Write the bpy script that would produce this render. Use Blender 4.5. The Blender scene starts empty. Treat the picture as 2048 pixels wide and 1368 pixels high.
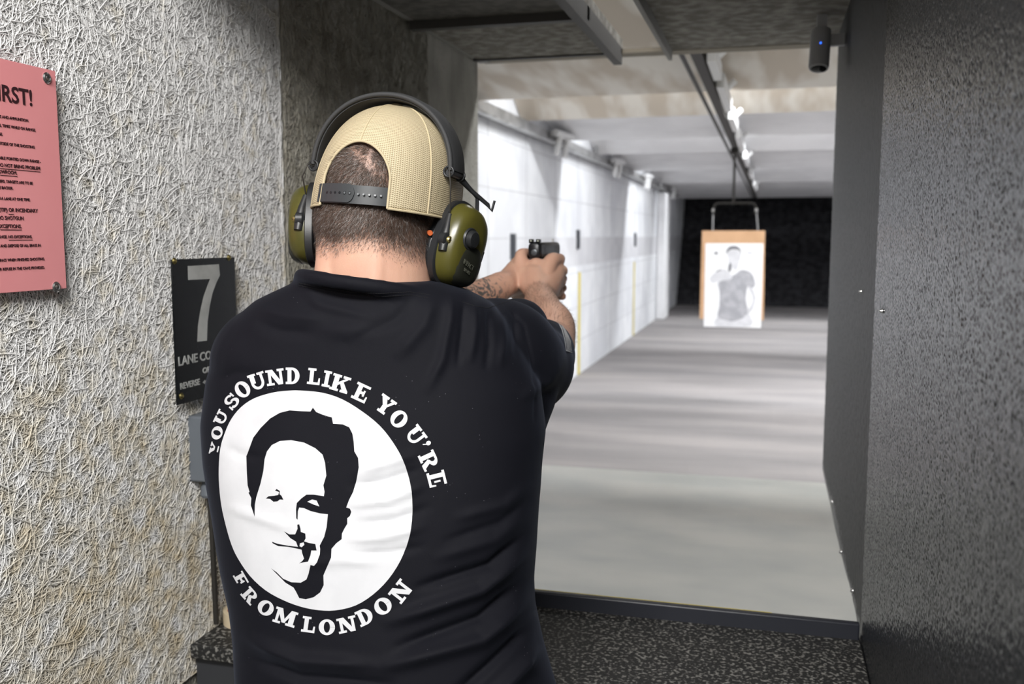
import bpy, bmesh, math, random
import numpy as np
from mathutils import Vector, Matrix
from mathutils.bvhtree import BVHTree
from mathutils.geometry import tessellate_polygon
S = bpy.context.scene
COL = S.collection
PI = math.pi
rng = np.random.default_rng(7)
random.seed(7)

# ------------------------------------------------------------------ camera
FPX = 1900.0; EYE = 1.62
_v = np.array([519, 212, -FPX]); _v /= np.linalg.norm(_v)
_u = np.array([0, FPX, 212.]); _u /= np.linalg.norm(_u)
RC = np.array([np.cross(_v, _u), _v, _u])
cd = bpy.data.cameras.new('camera'); cam = bpy.data.objects.new('camera', cd); COL.objects.link(cam)
cd.sensor_width = 36; cd.lens = FPX/2048*36
cd.clip_start = .02; cd.clip_end = 100
M = Matrix([list(RC[i])+[0] for i in range(3)]+[[0, 0, 0, 1]]); M[2][3] = EYE
cam.matrix_world = M
cd.dof.use_dof = True; cd.dof.focus_distance = 1.17; cd.dof.aperture_fstop = 6.0; cd.dof.aperture_blades = 9
S.camera = cam
def ray(px, py): return RC @ np.array([px-1024, 684-py, -FPX])
def atD(px, py, D): return ray(px, py)*D/FPX+np.array([0, 0, EYE])
def atX(px, py, X): d = ray(px, py); return d*X/d[0]+np.array([0, 0, EYE])
def atY(px, py, Y): d = ray(px, py); return d*Y/d[1]+np.array([0, 0, EYE])
def atZ(px, py, Z): d = ray(px, py); return d*(Z-EYE)/d[2]+np.array([0, 0, EYE])
def projN(P):
    c = (np.asarray(P)-np.array([0, 0, EYE])) @ RC
    return 1024+FPX*c[:, 0]/-c[:, 2], 684-FPX*c[:, 1]/-c[:, 2], -c[:, 2]

# ------------------------------------------------------------------ world, exposure, lights
w = bpy.data.worlds.new('world'); S.world = w; w.use_nodes = True
w.node_tree.nodes['Background'].inputs[0].default_value = (.75, .8, .9, 1)
w.node_tree.nodes['Background'].inputs[1].default_value = .05
S.view_settings.view_transform = 'Standard'; S.view_settings.look = 'None'
S.view_settings.gamma = 1; S.view_settings.exposure = 0.0
S.view_settings.use_curve_mapping = False
def area(name, loc, tgt, sx, sy, power, col=(1, .98, .95), spread=180):
    l = bpy.data.lights.new(name, 'AREA'); l.shape = 'RECTANGLE'; l.size = sx; l.size_y = sy
    l.energy = power; l.color = col; l.spread = math.radians(spread)
    o = bpy.data.objects.new(name, l); COL.objects.link(o); o.location = loc
    o.rotation_euler = (Vector(tgt)-Vector(loc)).to_track_quat('-Z', 'Y').to_euler()
    return o
CEIL = 2.2; XL = -.95; XR = .172
# ceiling strip behind the shooting booth
area('ceiling_lamp', (-.22, -.55, 2.8), (-.35, 1.0, 1.5), 1.0, .35, 70)
area('ceiling_lamp', (-.1, -2.2, 2.85), (-.1, -2.0, 0), 2.0, .5, 46)  # second, unseen lamp of the rear room, used as fill
# range tubes hidden above the baffles' lower edges
for y, pw in ((3.85, 110), (6.95, 255), (10.2, 210), (15.2, 250), (18.75, 130)):
    area('range_lamp', (1.15, y+.05, 3.3), (1.15, y+(1.9 if y == 6.95 else .35), 0), 4.2, .2, pw, (.96, .98, 1))

# ------------------------------------------------------------------ helpers
class MB:
    def __init__(s): s.v = []; s.f = []; s.m = []
    def add(s, vs, fs, mi=0):
        o = len(s.v); s.v += [tuple(map(float, p)) for p in vs]; s.f += [tuple(i+o for i in f) for f in fs]; s.m += [mi]*len(fs); return s
    def box(s, a, b, mi=0):
        x0, y0, z0 = [min(a[i], b[i]) for i in range(3)]; x1, y1, z1 = [max(a[i], b[i]) for i in range(3)]
        v = [(x, y, z) for x in (x0, x1) for y in (y0, y1) for z in (z0, z1)]
        return s.add(v, [(0, 1, 3, 2), (4, 6, 7, 5), (0, 4, 5, 1), (2, 3, 7, 6), (0, 2, 6, 4), (1, 5, 7, 3)], mi)
    def hexa(s, b, t, mi=0):   # bottom 4, top 4
        return s.add(list(b)+list(t), [(3, 2, 1, 0), (4, 5, 6, 7), (0, 1, 5, 4), (1, 2, 6, 5), (2, 3, 7, 6), (3, 0, 4, 7)], mi)
    def loft(s, rings, cap=True, mi=0):
        n = len(rings[0]); vs = [p for r in rings for p in r]; fs = []
        for i in range(len(rings)-1):
            for j in range(n):
                k = (j+1) % n; fs.append((i*n+j, i*n+k, (i+1)*n+k, (i+1)*n+j))
        if cap: fs += [tuple(range(n))[::-1], tuple((len(rings)-1)*n+j for j in range(n))]
        return s.add(vs, fs, mi)
    def tube(s, pts, r, n=12, cap=True, mi=0, flat=1.0, up=None, closed=False):
        P = [np.array(p, float) for p in pts]; m = len(P)
        R = [r]*m if np.isscalar(r) else list(r)
        rings = []; prev = None
        for i in range(m):
            if closed: t = P[(i+1) % m]-P[i-1]
            else: t = P[min(i+1, m-1)]-P[max(i-1, 0)]
            t = t/(np.linalg.norm(t)+1e-12)
            if prev is None:
                a = np.array(up if up is not None else ([0, 0, 1.] if abs(t[2]) < .9 else [1., 0, 0]), float)
            else: a = prev
            a = a-t*a.dot(t); a /= np.linalg.norm(a); prev = a
            b = np.cross(t, a)
            rings.append([P[i]+R[i]*(math.cos(q)*a*flat+math.sin(q)*b) for q in (2*PI*k/n for k in range(n))])
        if closed: rings.append(rings[0]); cap = False
        return s.loft(rings, cap, mi)
    def chain(s, pts, radii, n=20, step=.006):
        """round-ended tapered limb through the points"""
        P = np.array(pts, float); Rr = np.array(radii, float)
        Q = []; W = []
        m = len(P)
        for i in range(m-1):
            p0 = P[max(i-1, 0)]; p1 = P[i]; p2 = P[i+1]; p3 = P[min(i+2, m-1)]
            k = max(2, int(np.linalg.norm(p2-p1)/step))
            for j in range(k):
                t = j/k
                Q.append(.5*((2*p1)+(-p0+p2)*t+(2*p0-5*p1+4*p2-p3)*t*t+(-p0+3*p1-3*p2+p3)*t**3))
                tt = t*t*(3-2*t); W.append(Rr[i]*(1-tt)+Rr[i+1]*tt)
        Q.append(P[-1]); W.append(Rr[-1])
        d0 = Q[0]-Q[1]; d0 /= np.linalg.norm(d0); d1 = Q[-1]-Q[-2]; d1 /= np.linalg.norm(d1)
        A = []; B = []
        for a in (82, 65, 45, 25): A.append(Q[0]+d0*W[0]*math.sin(math.radians(a))); B.append(W[0]*math.cos(math.radians(a)))
        C = []; D = []
        for a in (25, 45, 65, 82): C.append(Q[-1]+d1*W[-1]*math.sin(math.radians(a))); D.append(W[-1]*math.cos(math.radians(a)))
        return s.tube(A+Q+C, B+W+D, n)
    def ell(s, c, r, Mx=None, n=28, m=16, mi=0, e=1.0):
        rings = []
        for i in range(1, m):
            t = PI*i/m; ct, st = math.cos(t), math.sin(t)
            rg = []
            for k in range(n):
                q = 2*PI*k/n
                d = np.array([st*math.cos(q), st*math.sin(q), ct])
                if e != 1: d = np.sign(d)*np.abs(d)**e
                d = d*np.array(r)
                if Mx is not None: d = np.array(Mx.to_3x3() @ Vector(d))
                rg.append(np.array(c)+d)
            rings.append(rg)
        return s.loft(rings[::-1], True, mi)
    def cyl(s, a, b, r, n=24, r2=None, mi=0): return s.tube([a, b], [r, r if r2 is None else r2], n, True, mi)
    def lathe(s, c, ax, prof, n=32, mi=0):
        c = np.array(c, float); ax = np.array(ax, float); ax /= np.linalg.norm(ax)
        a = np.cross(ax, [0, 0, 1.] if abs(ax[2]) < .9 else [1., 0, 0]); a /= np.linalg.norm(a); b = np.cross(ax, a)
        return s.loft([[c+ax*h+r*(math.cos(q)*a+math.sin(q)*b) for q in (2*PI*k/n for k in range(n))] for r, h in prof], True, mi)
    def xf(s, Mx):
        s.v = [tuple(Mx @ Vector(p)) for p in s.v]; return s
    def join(s, o, mi=None):
        return s.add(o.v, o.f, 0 if mi is None else mi)

def origin(p):
    o = np.zeros(3)
    while p is not None: o += np.array(p.location); p = p.parent
    return o
def link(me, name, mats, parent=None, smooth=30, bevel=0):
    if parent is not None: me.transform(Matrix.Translation(-Vector(origin(parent))))
    for m in (mats if isinstance(mats, (list, tuple)) else [mats]): me.materials.append(m)
    if smooth:
        me.polygons.foreach_set('use_smooth', [True]*len(me.polygons)); me.set_sharp_from_angle(angle=math.radians(smooth))
    o = bpy.data.objects.new(name, me); COL.objects.link(o); o.parent = parent
    if bevel:
        b = o.modifiers.new('bevel', 'BEVEL'); b.width = bevel; b.segments = 2; b.limit_method = 'ANGLE'
    return o
def mesh_of(mb, fix=True):
    me = bpy.data.meshes.new('m'); me.from_pydata(mb.v, [], mb.f); me.polygons.foreach_set('material_index', mb.m)
    if fix:
        bm = bmesh.new(); bm.from_mesh(me); bmesh.ops.recalc_face_normals(bm, faces=bm.faces); bm.to_mesh(me); bm.free()
    me.update(); return me
def build(mb, name, mats, parent=None, smooth=30, bevel=0, fix=True): return link(mesh_of(mb, fix), name, mats, parent, smooth, bevel)
def empty(name, loc, label, cat, group=None):
    o = bpy.data.objects.new(name, None); COL.objects.link(o); o.location = loc; o.empty_display_size = .05
    return tag(o, label, cat, group)
def tag(o, label, cat, group=None, kind=None):
    o['label'] = label; o['category'] = cat
    if group: o['group'] = group
    if kind: o['kind'] = kind
    return o
def struct(o, label=None):
    o['kind'] = 'structure'
    if label: o['label'] = label
    return o
def part_label(o, l): o['label'] = l; return o

def mat(name, col, rough=.6, metal=0, col2=None, nscale=8, nlo=.4, nhi=.6, bump=0, bscale=200, bdist=.001, spec=.5, emit=None, sss=0, detail=4, stretch=(1, 1, 1)):
    m = bpy.data.materials.new(name); m.use_nodes = True; nt = m.node_tree; N = nt.nodes; L = nt.links
    p = N['Principled BSDF']; p.inputs['Base Color'].default_value = (*col, 1); p.inputs['Roughness'].default_value = rough
    p.inputs['Metallic'].default_value = metal; p.inputs['Specular IOR Level'].default_value = spec
    tc = N.new('ShaderNodeTexCoord'); mp = N.new('ShaderNodeMapping'); mp.inputs['Scale'].default_value = stretch
    L.new(tc.outputs['Object'], mp.inputs[0]); V = mp.outputs[0]
    m['_v'] = 0
    if col2 is not None:
        n = N.new('ShaderNodeTexNoise'); n.inputs['Scale'].default_value = nscale; n.inputs['Detail'].default_value = detail; L.new(V, n.inputs['Vector'])
        r = N.new('ShaderNodeMapRange'); r.inputs[1].default_value = nlo; r.inputs[2].default_value = nhi; L.new(n.outputs['Fac'], r.inputs[0])
        x = N.new('ShaderNodeMix'); x.data_type = 'RGBA'; x.inputs[6].default_value = (*col, 1); x.inputs[7].default_value = (*col2, 1)
        L.new(r.outputs[0], x.inputs[0]); L.new(x.outputs[2], p.inputs['Base Color'])
    if bump:
        n = N.new('ShaderNodeTexNoise'); n.inputs['Scale'].default_value = bscale; n.inputs['Detail'].default_value = 3; L.new(V, n.inputs['Vector'])
        b = N.new('ShaderNodeBump'); b.inputs['Strength'].default_value = bump; b.inputs['Distance'].default_value = bdist
        L.new(n.outputs['Fac'], b.inputs['Height']); L.new(b.outputs[0], p.inputs['Normal'])
    if emit: p.inputs['Emission Color'].default_value = (*emit[0], 1); p.inputs['Emission Strength'].default_value = emit[1]
    if sss: p.inputs['Subsurface Weight'].default_value = sss; p.inputs['Subsurface Radius'].default_value = (.008, .003, .0015); p.inputs['Subsurface Scale'].default_value = 1
    return m

# ------------------------------------------------------------------ materials
black_plastic = mat('black_plastic', (.016, .017, .019), .42, bump=.15, bscale=900, bdist=.0004)
gloss_black = mat('gloss_black', (.01, .011, .013), .2)
steel = mat('steel', (.6, .6, .6), .28, 1)
brass = mat('brass', (.45, .38, .16), .35, 1)
pink = mat('pink_sign', (.88, .34, .36), .5, col2=(.85, .31, .33), nscale=4)
ink = mat('ink', (.035, .008, .012), .6)
sign_black = mat('sign_black', (.006, .007, .008), .25, col2=(.010, .011, .012), nscale=12, spec=.12)
sign_white = mat('sign_white', (.48, .49, .48), .45, col2=(.38, .39, .38), nscale=25)
white_paper = mat('white_paper', (.9, .9, .91), .7)
cardboard = mat('cardboard', (.62, .38, .22), .8, col2=(.56, .34, .19), nscale=6)
grey_ink = mat('grey_ink', (.36, .36, .39), .7, col2=(.46, .46, .49), nscale=14)
light_ink = mat('light_grey_ink', (.62, .62, .65), .7, col2=(.7, .7, .73), nscale=18)
dark_ink = mat('dark_grey_ink', (.2, .2, .22), .7)
dark_metal = mat('dark_metal', (.035, .032, .028), .6, .3, bump=.2, bscale=80)
galv = mat('galvanised', (.33, .33, .33), .4, .7, col2=(.5, .5, .5), nscale=5)
white_clip = mat('white_clip', (.8, .8, .8), .5)
concrete_white = mat('painted_block', (.78, .79, .81), .75, col2=(.66, .67, .70), nscale=1.6, bump=.3, bscale=25, bdist=.004)
plywood = mat('plywood', (.60, .53, .44), .8, col2=(.80, .76, .69), nscale=3.4, nlo=.42, nhi=.6, bump=.2, bscale=20, detail=2, stretch=(1.5, .32, 1))
white_board = mat('white_baffle', (.78, .78, .79), .7, col2=(.86, .86, .87), nscale=2, bump=.15, bscale=15)
yellow = mat('yellow_paint', (.62, .5, .06), .6)
far_floor = mat('range_floor', (.20, .19, .19), .75, col2=(.29, .27, .265), nscale=1.3, nlo=.35, nhi=.65, bump=.2, bscale=30, stretch=(.35, 1.6, 1))  # far range floor, a redder grey with tone stretched across the lane
near_floor = mat('near_floor', (.27, .275, .26), .42, col2=(.34, .335, .31), nscale=2.2, nlo=.35, nhi=.65, bump=.1, bscale=20, stretch=(.7, 1.4, 1))
rubber_trap = mat('rubber_trap', (.012, .012, .014), .9, col2=(.035, .035, .04), nscale=7, bump=1, bscale=6, bdist=.1)
stall_ceil = mat('stall_ceiling_board', (.19, .175, .15), .85, col2=(.42, .40, .36), nscale=26, nlo=.4, nhi=.7, bump=.8, bscale=120, bdist=.004, detail=8)
edge_dark = mat('dark_trim', (.09, .085, .08), .6)
edge_grey = mat('grey_trim', (.30, .29, .27), .6)
lip_mat = mat('bench_lip', (.02, .022, .03), .4, bump=.1, bscale=100)
grey_plastic = mat('grey_enclosure', (.12, .135, .155), .45)
tape_mat = mat('masking_tape', (.66, .55, .38), .7)
tape_core = mat('red_core', (.35, .03, .03), .6)
shirt_print = mat('shirt_print', (.61, .62, .65), .55, col2=(.58, .59, .62), nscale=30, bump=.1, bscale=900, bdist=.0003)
patch_print = mat('patch_print', (.45, .46, .48), .6)
olive = mat('olive_shell', (.075, .068, .013), .28, col2=(.062, .058, .013), nscale=20)
band_cloth = mat('band_padding', (.03, .031, .033), .7, bump=.4, bscale=900, bdist=.0005)
strap_mat = mat('cap_strap', (.035, .039, .043), .4)
gun_black = mat('gun_black', (.012, .013, .015), .35, .3, bump=.1, bscale=700)
gun_polymer = mat('gun_polymer', (.016, .016, .018), .55, bump=.3, bscale=1200, bdist=.0004)
orange = mat('orange_foam', (.5, .10, .02), .6)
denim = mat('trousers', (.03, .035, .05), .8, bump=.3, bscale=900)
leather = mat('shoe_leather', (.03, .022, .018), .5)
sole = mat('shoe_sole', (.02, .02, .02), .8)
eye_white = mat('eye_white', (.8, .78, .75), .3)
muff_text = mat('muff_print', (.04, .042, .035), .5)
drywall = mat('rear_wall', (.62, .61, .59), .8)
ceil_white = mat('rear_ceiling', (.7, .7, .69), .85)
led = mat('blue_led', (0, .05, .6), .4, emit=((.02, .12, 1), 6))
lens_black = mat('camera_lens', (.004, .004, .005), .12)
cam_grey = mat('camera_body', (.5, .51, .53), .5)
lamp_glow = mat('lamp_diffuser', (.9, .9, .9), .5, emit=((1, .98, .95), 4))
hair_mat = mat('hair', (.075, .05, .038), .5, spec=.35)
hair_grey = mat('grey_hair', (.27, .25, .24), .45)

def shirt_material():
    m = mat('black_jersey', (.0042, .0045, .0078), .75, spec=.16, bump=.35, bscale=1600, bdist=.0004)
    nt = m.node_tree; N = nt.nodes; L = nt.links; p = N['Principled BSDF']
    p.inputs['Sheen Weight'].default_value = .05; p.inputs['Sheen Tint'].default_value = (.6, .7, 1, 1); p.inputs['Sheen Roughness'].default_value = .4
    v = N.new('ShaderNodeTexVoronoi'); v.inputs['Scale'].default_value = 130
    tc = [n for n in N if n.type == 'TEX_COORD'][0]; L.new(tc.outputs['Object'], v.inputs['Vector'])
    lt = N.new('ShaderNodeMath'); lt.operation = 'LESS_THAN'; lt.inputs[1].default_value = .055; L.new(v.outputs['Distance'], lt.inputs[0])
    n2 = N.new('ShaderNodeTexNoise'); n2.inputs['Scale'].default_value = 18; L.new(tc.outputs['Object'], n2.inputs['Vector'])
    gt = N.new('ShaderNodeMath'); gt.operation = 'GREATER_THAN'; gt.inputs[1].default_value = .58; L.new(n2.outputs['Fac'], gt.inputs[0])
    mu = N.new('ShaderNodeMath'); mu.operation = 'MULTIPLY'; L.new(lt.outputs[0], mu.inputs[0]); L.new(gt.outputs[0], mu.inputs[1])
    x = N.new('ShaderNodeMix'); x.data_type = 'RGBA'; x.inputs[6].default_value = (.0042, .0045, .0078, 1); x.inputs[7].default_value = (.12, .12, .14, 1)
    L.new(mu.outputs[0], x.inputs[0]); L.new(x.outputs[2], p.inputs['Base Color']); return m
jersey = shirt_material()

def divider_material(name, scale, strength, dist, rough):
    m = bpy.data.materials.new(name); m.use_nodes = True; nt = m.node_tree; N = nt.nodes; L = nt.links
    p = N['Principled BSDF']; p.inputs['Base Color'].default_value = (.065, .065, .068, 1); p.inputs['Roughness'].default_value = rough
    tc = N.new('ShaderNodeTexCoord')
    v = N.new('ShaderNodeTexVoronoi'); v.feature = 'SMOOTH_F1'; v.inputs['Scale'].default_value = scale; v.inputs['Smoothness'].default_value = .4
    n0 = N.new('ShaderNodeTexNoise'); n0.inputs['Scale'].default_value = scale*.8
    mx = N.new('ShaderNodeMix'); mx.data_type = 'RGBA'; mx.inputs[0].default_value = .012
    L.new(tc.outputs['Object'], n0.inputs['Vector']); L.new(tc.outputs['Object'], mx.inputs[6]); L.new(n0.outputs['Color'], mx.inputs[7])
    L.new(mx.outputs[2], v.inputs['Vector'])
    n = N.new('ShaderNodeTexNoise'); n.inputs['Scale'].default_value = scale*.5; n.inputs['Detail'].default_value = 3
    L.new(tc.outputs['Object'], n.inputs['Vector'])
    a = N.new('ShaderNodeMath'); a.operation = 'ADD'; L.new(v.outputs['Distance'], a.inputs[0]); L.new(n.outputs['Fac'], a.inputs[1])
    b = N.new('ShaderNodeBump'); b.inputs['Strength'].default_value = strength; b.inputs['Distance'].default_value = dist
    L.new(a.outputs[0], b.inputs['Height']); L.new(b.outputs[0], p.inputs['Normal']); return m
liner_rough = mat('pebbled_liner', (.036, .038, .043), .20, bump=.3, bscale=900, bdist=.0004)
liner_smooth = divider_material('smooth_liner', 160, .5, .002, .30)

def bench_material():
    m = mat('speckled_rubber', (.012, .012, .012), .6, bump=.6, bscale=350, bdist=.002)
    nt = m.node_tree; N = nt.nodes; L = nt.links; p = N['Principled BSDF']
    tc = [n for n in N if n.type == 'TEX_COORD'][0]
    n = N.new('ShaderNodeTexNoise'); n.inputs['Scale'].default_value = 160; n.inputs['Detail'].default_value = 2; L.new(tc.outputs['Object'], n.inputs['Vector'])
    r = N.new('ShaderNodeValToRGB'); r.color_ramp.elements[0].position = .52; r.color_ramp.elements[0].color = (.013, .013, .013, 1)
    r.color_ramp.elements[1].position = .68; r.color_ramp.elements[1].color = (.22, .215, .20, 1)
    L.new(n.outputs['Fac'], r.inputs[0]); L.new(r.outputs[0], p.inputs['Base Color']); return m
bench_top = bench_material()

def wall_material():
    """pale wood-fibre board, browner and dirtier low down and in patches"""
    m = bpy.data.materials.new('wood_fibre_board'); m.use_nodes = True; nt = m.node_tree; N = nt.nodes; L = nt.links
    p = N['Principled BSDF']; p.inputs['Roughness'].default_value = .85; p.inputs['Specular IOR Level'].default_value = .2
    tc = N.new('ShaderNodeTexCoord'); sp = N.new('ShaderNodeSeparateXYZ'); L.new(tc.outputs['Object'], sp.inputs[0])
    n = N.new('ShaderNodeTexNoise'); n.inputs['Scale'].default_value = 34; n.inputs['Detail'].default_value = 5; L.new(tc.outputs['Object'], n.inputs['Vector'])
    z = N.new('ShaderNodeMapRange'); z.inputs[1].default_value = 1.75; z.inputs[2].default_value = 1.1; z.inputs[3].default_value = -.17; z.inputs[4].default_value = .1
    L.new(sp.outputs[2], z.inputs[0])
    a = N.new('ShaderNodeMath'); a.operation = 'ADD'; L.new(n.outputs['Fac'], a.inputs[0]); L.new(z.outputs[0], a.inputs[1])
    y = N.new('ShaderNodeMapRange'); y.inputs[1].default_value = 1.1; y.inputs[2].default_value = 1.9; y.inputs[3].default_value = 0; y.inputs[4].default_value = .06
    L.new(sp.outputs[1], y.inputs[0])
    a2 = N.new('ShaderNodeMath'); a2.operation = 'ADD'; L.new(a.outputs[0], a2.inputs[0]); L.new(y.outputs[0], a2.inputs[1])
    r = N.new('ShaderNodeValToRGB'); e = r.color_ramp.elements
    e[0].position = .42; e[0].color = (.82, .82, .82, 1); e[1].position = .80; e[1].color = (.60, .52, .38, 1)
    k = r.color_ramp.elements.new(.58); k.color = (.74, .71, .64, 1)
    L.new(a2.outputs[0], r.inputs[0]); L.new(r.outputs[0], p.inputs['Base Color']); return m
fibre_mat = wall_material()
fibre_back = mat('fibre_gap_shade', (.13, .125, .11), .9, col2=(.42, .40, .35), nscale=120, nlo=.4, nhi=.62, bump=1, bscale=160, bdist=.006, detail=6)  # board behind the strands, coloured dark to shade the gaps between them
grey_board = mat('grey_fibre_board', (.28, .27, .235), .9, col2=(.52, .50, .45), nscale=9, nlo=.3, nhi=.75, bump=1, bscale=130, bdist=.008, detail=10, stretch=(1, 1, .6))

def skin_material():
    m = mat('skin', (.62, .36, .25), .5, sss=.12, bump=.25, bscale=500, bdist=.0006)
    nt = m.node_tree; N = nt.nodes; L = nt.links; p = N['Principled BSDF']
    tc = [n for n in N if n.type == 'TEX_COORD'][0]
    n = N.new('ShaderNodeTexNoise'); n.inputs['Scale'].default_value = 28; n.inputs['Detail'].default_value = 5; L.new(tc.outputs['Object'], n.inputs['Vector'])
    x = N.new('ShaderNodeMix'); x.data_type = 'RGBA'; x.inputs[6].default_value = (.64, .40, .29, 1); x.inputs[7].default_value = (.55, .30, .22, 1)
    L.new(n.outputs['Fac'], x.inputs[0])
    at = N.new('ShaderNodeAttribute'); at.attribute_name = 'hairline'
    n2 = N.new('ShaderNodeTexNoise'); n2.inputs['Scale'].default_value = 60; n2.inputs['Detail'].default_value = 6; L.new(tc.outputs['Object'], n2.inputs['Vector'])
    m2 = N.new('ShaderNodeMath'); m2.operation = 'MULTIPLY_ADD'; m2.inputs[1].default_value = .8; m2.inputs[2].default_value = .45; L.new(n2.outputs['Fac'], m2.inputs[0])
    m3 = N.new('ShaderNodeMath'); m3.operation = 'MULTIPLY'; m3.use_clamp = True; L.new(at.outputs['Fac'], m3.inputs[0]); L.new(m2.outputs[0], m3.inputs[1])
    x2 = N.new('ShaderNodeMix'); x2.data_type = 'RGBA'; x2.inputs[7].default_value = (.17, .105, .085, 1)
    L.new(m3.outputs[0], x2.inputs[0]); L.new(x.outputs[2], x2.inputs[6])
    at2 = N.new('ShaderNodeAttribute'); at2.attribute_name = 'tattoo'
    n3 = N.new('ShaderNodeTexNoise'); n3.inputs['Scale'].default_value = 42; n3.inputs['Detail'].default_value = 2; n3.inputs['Distortion'].default_value = 2.5
    L.new(tc.outputs['Object'], n3.inputs['Vector'])
    r3 = N.new('ShaderNodeMapRange'); r3.inputs[1].default_value = .49; r3.inputs[2].default_value = .58; L.new(n3.outputs['Fac'], r3.inputs[0])
    m4 = N.new('ShaderNodeMath'); m4.operation = 'MULTIPLY'; L.new(r3.outputs[0], m4.inputs[0]); L.new(at2.outputs['Fac'], m4.inputs[1])
    x3 = N.new('ShaderNodeMix'); x3.data_type = 'RGBA'; x3.inputs[7].default_value = (.13, .12, .115, 1)
    L.new(m4.outputs[0], x3.inputs[0]); L.new(x2.outputs[2], x3.inputs[6]); L.new(x3.outputs[2], p.inputs['Base Color']); return m
skin = skin_material()

def cap_material():
    m = bpy.data.materials.new('tan_cap_mesh'); m.use_nodes = True; nt = m.node_tree; N = nt.nodes; L = nt.links
    p = N['Principled BSDF']; p.inputs['Roughness'].default_value = .5; p.inputs['Specular IOR Level'].default_value = .4
    uv = N.new('ShaderNodeUVMap'); uv.uv_map = 'weave'
    sp = N.new('ShaderNodeSeparateXYZ'); L.new(uv.outputs[0], sp.inputs[0])
    def wave(out, f):
        a = N.new('ShaderNodeMath'); a.operation = 'MULTIPLY'; a.inputs[1].default_value = f*2*PI; L.new(out, a.inputs[0])
        s = N.new('ShaderNodeMath'); s.operation = 'SINE'; L.new(a.outputs[0], s.inputs[0]); return s.outputs[0]
    su = wave(sp.outputs[0], 330); sv = wave(sp.outputs[1], 400)
    a = N.new('ShaderNodeMath'); a.operation = 'MULTIPLY'; L.new(su, a.inputs[0]); L.new(sv, a.inputs[1])
    mx = N.new('ShaderNodeMath'); mx.operation = 'ADD'; L.new(a.outputs[0], mx.inputs[0]); L.new(sv, mx.inputs[1])
    r = N.new('ShaderNodeMapRange'); r.inputs[1].default_value = -1.2; r.inputs[2].default_value = .3; L.new(mx.outputs[0], r.inputs[0])
    x = N.new('ShaderNodeMix'); x.data_type = 'RGBA'; x.inputs[6].default_value = (.27, .21, .12, 1); x.inputs[7].default_value = (.61, .52, .35, 1)
    L.new(r.outputs[0], x.inputs[0]); L.new(x.outputs[2], p.inputs['Base Color'])
    b = N.new('ShaderNodeBump'); b.inputs['Strength'].default_value = .5; b.inputs['Distance'].default_value = .0006
    L.new(mx.outputs[0], b.inputs['Height']); L.new(b.outputs[0], p.inputs['Normal']); return m
cap_mat = cap_material()
cap_cloth = mat('tan_cap_cloth', (.50, .42, .27), .7, bump=.3, bscale=900, bdist=.0004)

# ------------------------------------------------------------------ the room behind the booth and the range
def wallbox(name, a, b, m): return struct(build(MB().box(a, b), name, m, smooth=0))
wallbox('floor', (-3.2, -3.1, -.06), (3.2, 3.05, 0), near_floor)
wallbox('floor_range_near', (-2.25, 3.05, -.06), (4.2, 6.45, 0), near_floor)
wallbox('floor_range', (-2.25, 6.45, -.06), (4.2, 26, 0), far_floor)
wallbox('wall_rear', (-3.2, -3.2, 0), (3.2, -3.1, 3.05), drywall)
wallbox('ceiling_rear', (-3.2, -3.1, 2.95), (3.2, 1.05, 3.05), ceil_white)
wallbox('wall_rear_right', (3.1, -3.1, 0), (3.2, 3.05, 2.95), drywall)
wallbox('wall_rear_left', (-3.2, -3.1, 0), (-3.1, 3.05, 2.95), drywall)
wallbox('wall_range_left', (-2.27, 3.08, 0), (-2.148, 26, 3.6), concrete_white)
wallbox('wall_range_right', (4.2, 3.08, 0), (4.3, 26, 3.6), concrete_white)
wallbox('ceiling_range', (-2.27, 3.05, 3.5), (4.3, 26, 3.6), white_board)
# mortar courses on the block wall
mb = MB()
for z in np.arange(.4, 3.3, .4): mb.box((-2.149, 3.1, z-.004), (-2.1465, 24, z+.004))
for k, y in enumerate(np.arange(3.6, 24, 1.2)): mb.box((-2.149, y-.006, 0), (-2.1462, y+.006, 3.4))
struct(build(mb, 'trim_1', mat('mortar_line', (.5, .5, .52), .8), smooth=0))
# shade band across the block wall, put in as a grey strip
struct(build(MB().box((-2.149, 8.8, 1.28), (-2.145, 24, 1.6)), 'shade_band', mat('shade_grey', (.56, .56, .585), .75, col2=(.62, .62, .64), nscale=3), smooth=0))
for y in (10.9, 15.5):
    tag(build(MB().box((-2.15, y-.05, .0), (-2.14, y+.05, 1.2)), 'distance_line', yellow, smooth=0),
        'yellow painted vertical distance line on the white block wall, %s' % ('nearer of the two' if y < 12 else 'farther of the two'), 'painted line', 'yellow distance lines on the range wall')
for y, z, k in ((7.9, 1.53, 0), (10.75, 1.58, 1), (15.5, 1.56, 2)):
    o = build(MB().box((-2.15, y-.05, z-.11), (-2.12, y+.05, z+.11)).box((-2.12, y-.03, z-.08), (-2.115, y+.03, z+.08)), 'distance_marker', mat('marker_grey', (.06, .065, .075), .6), bevel=.004)
    tag(o, ['small dark grey plate on the block wall left of the pistol', 'small dark grey plate above the nearer yellow line', 'small dark grey plate above the farther yellow line'][k], 'marker plate', 'marker plates on the range wall')
# white steel column far down the left wall
tag(build(MB().box((-2.14, 18.6, 0), (-1.98, 19.4, 2.45)), 'steel_column', white_board, bevel=.02), 'white square column against the left range wall near the backstop', 'column')
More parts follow.
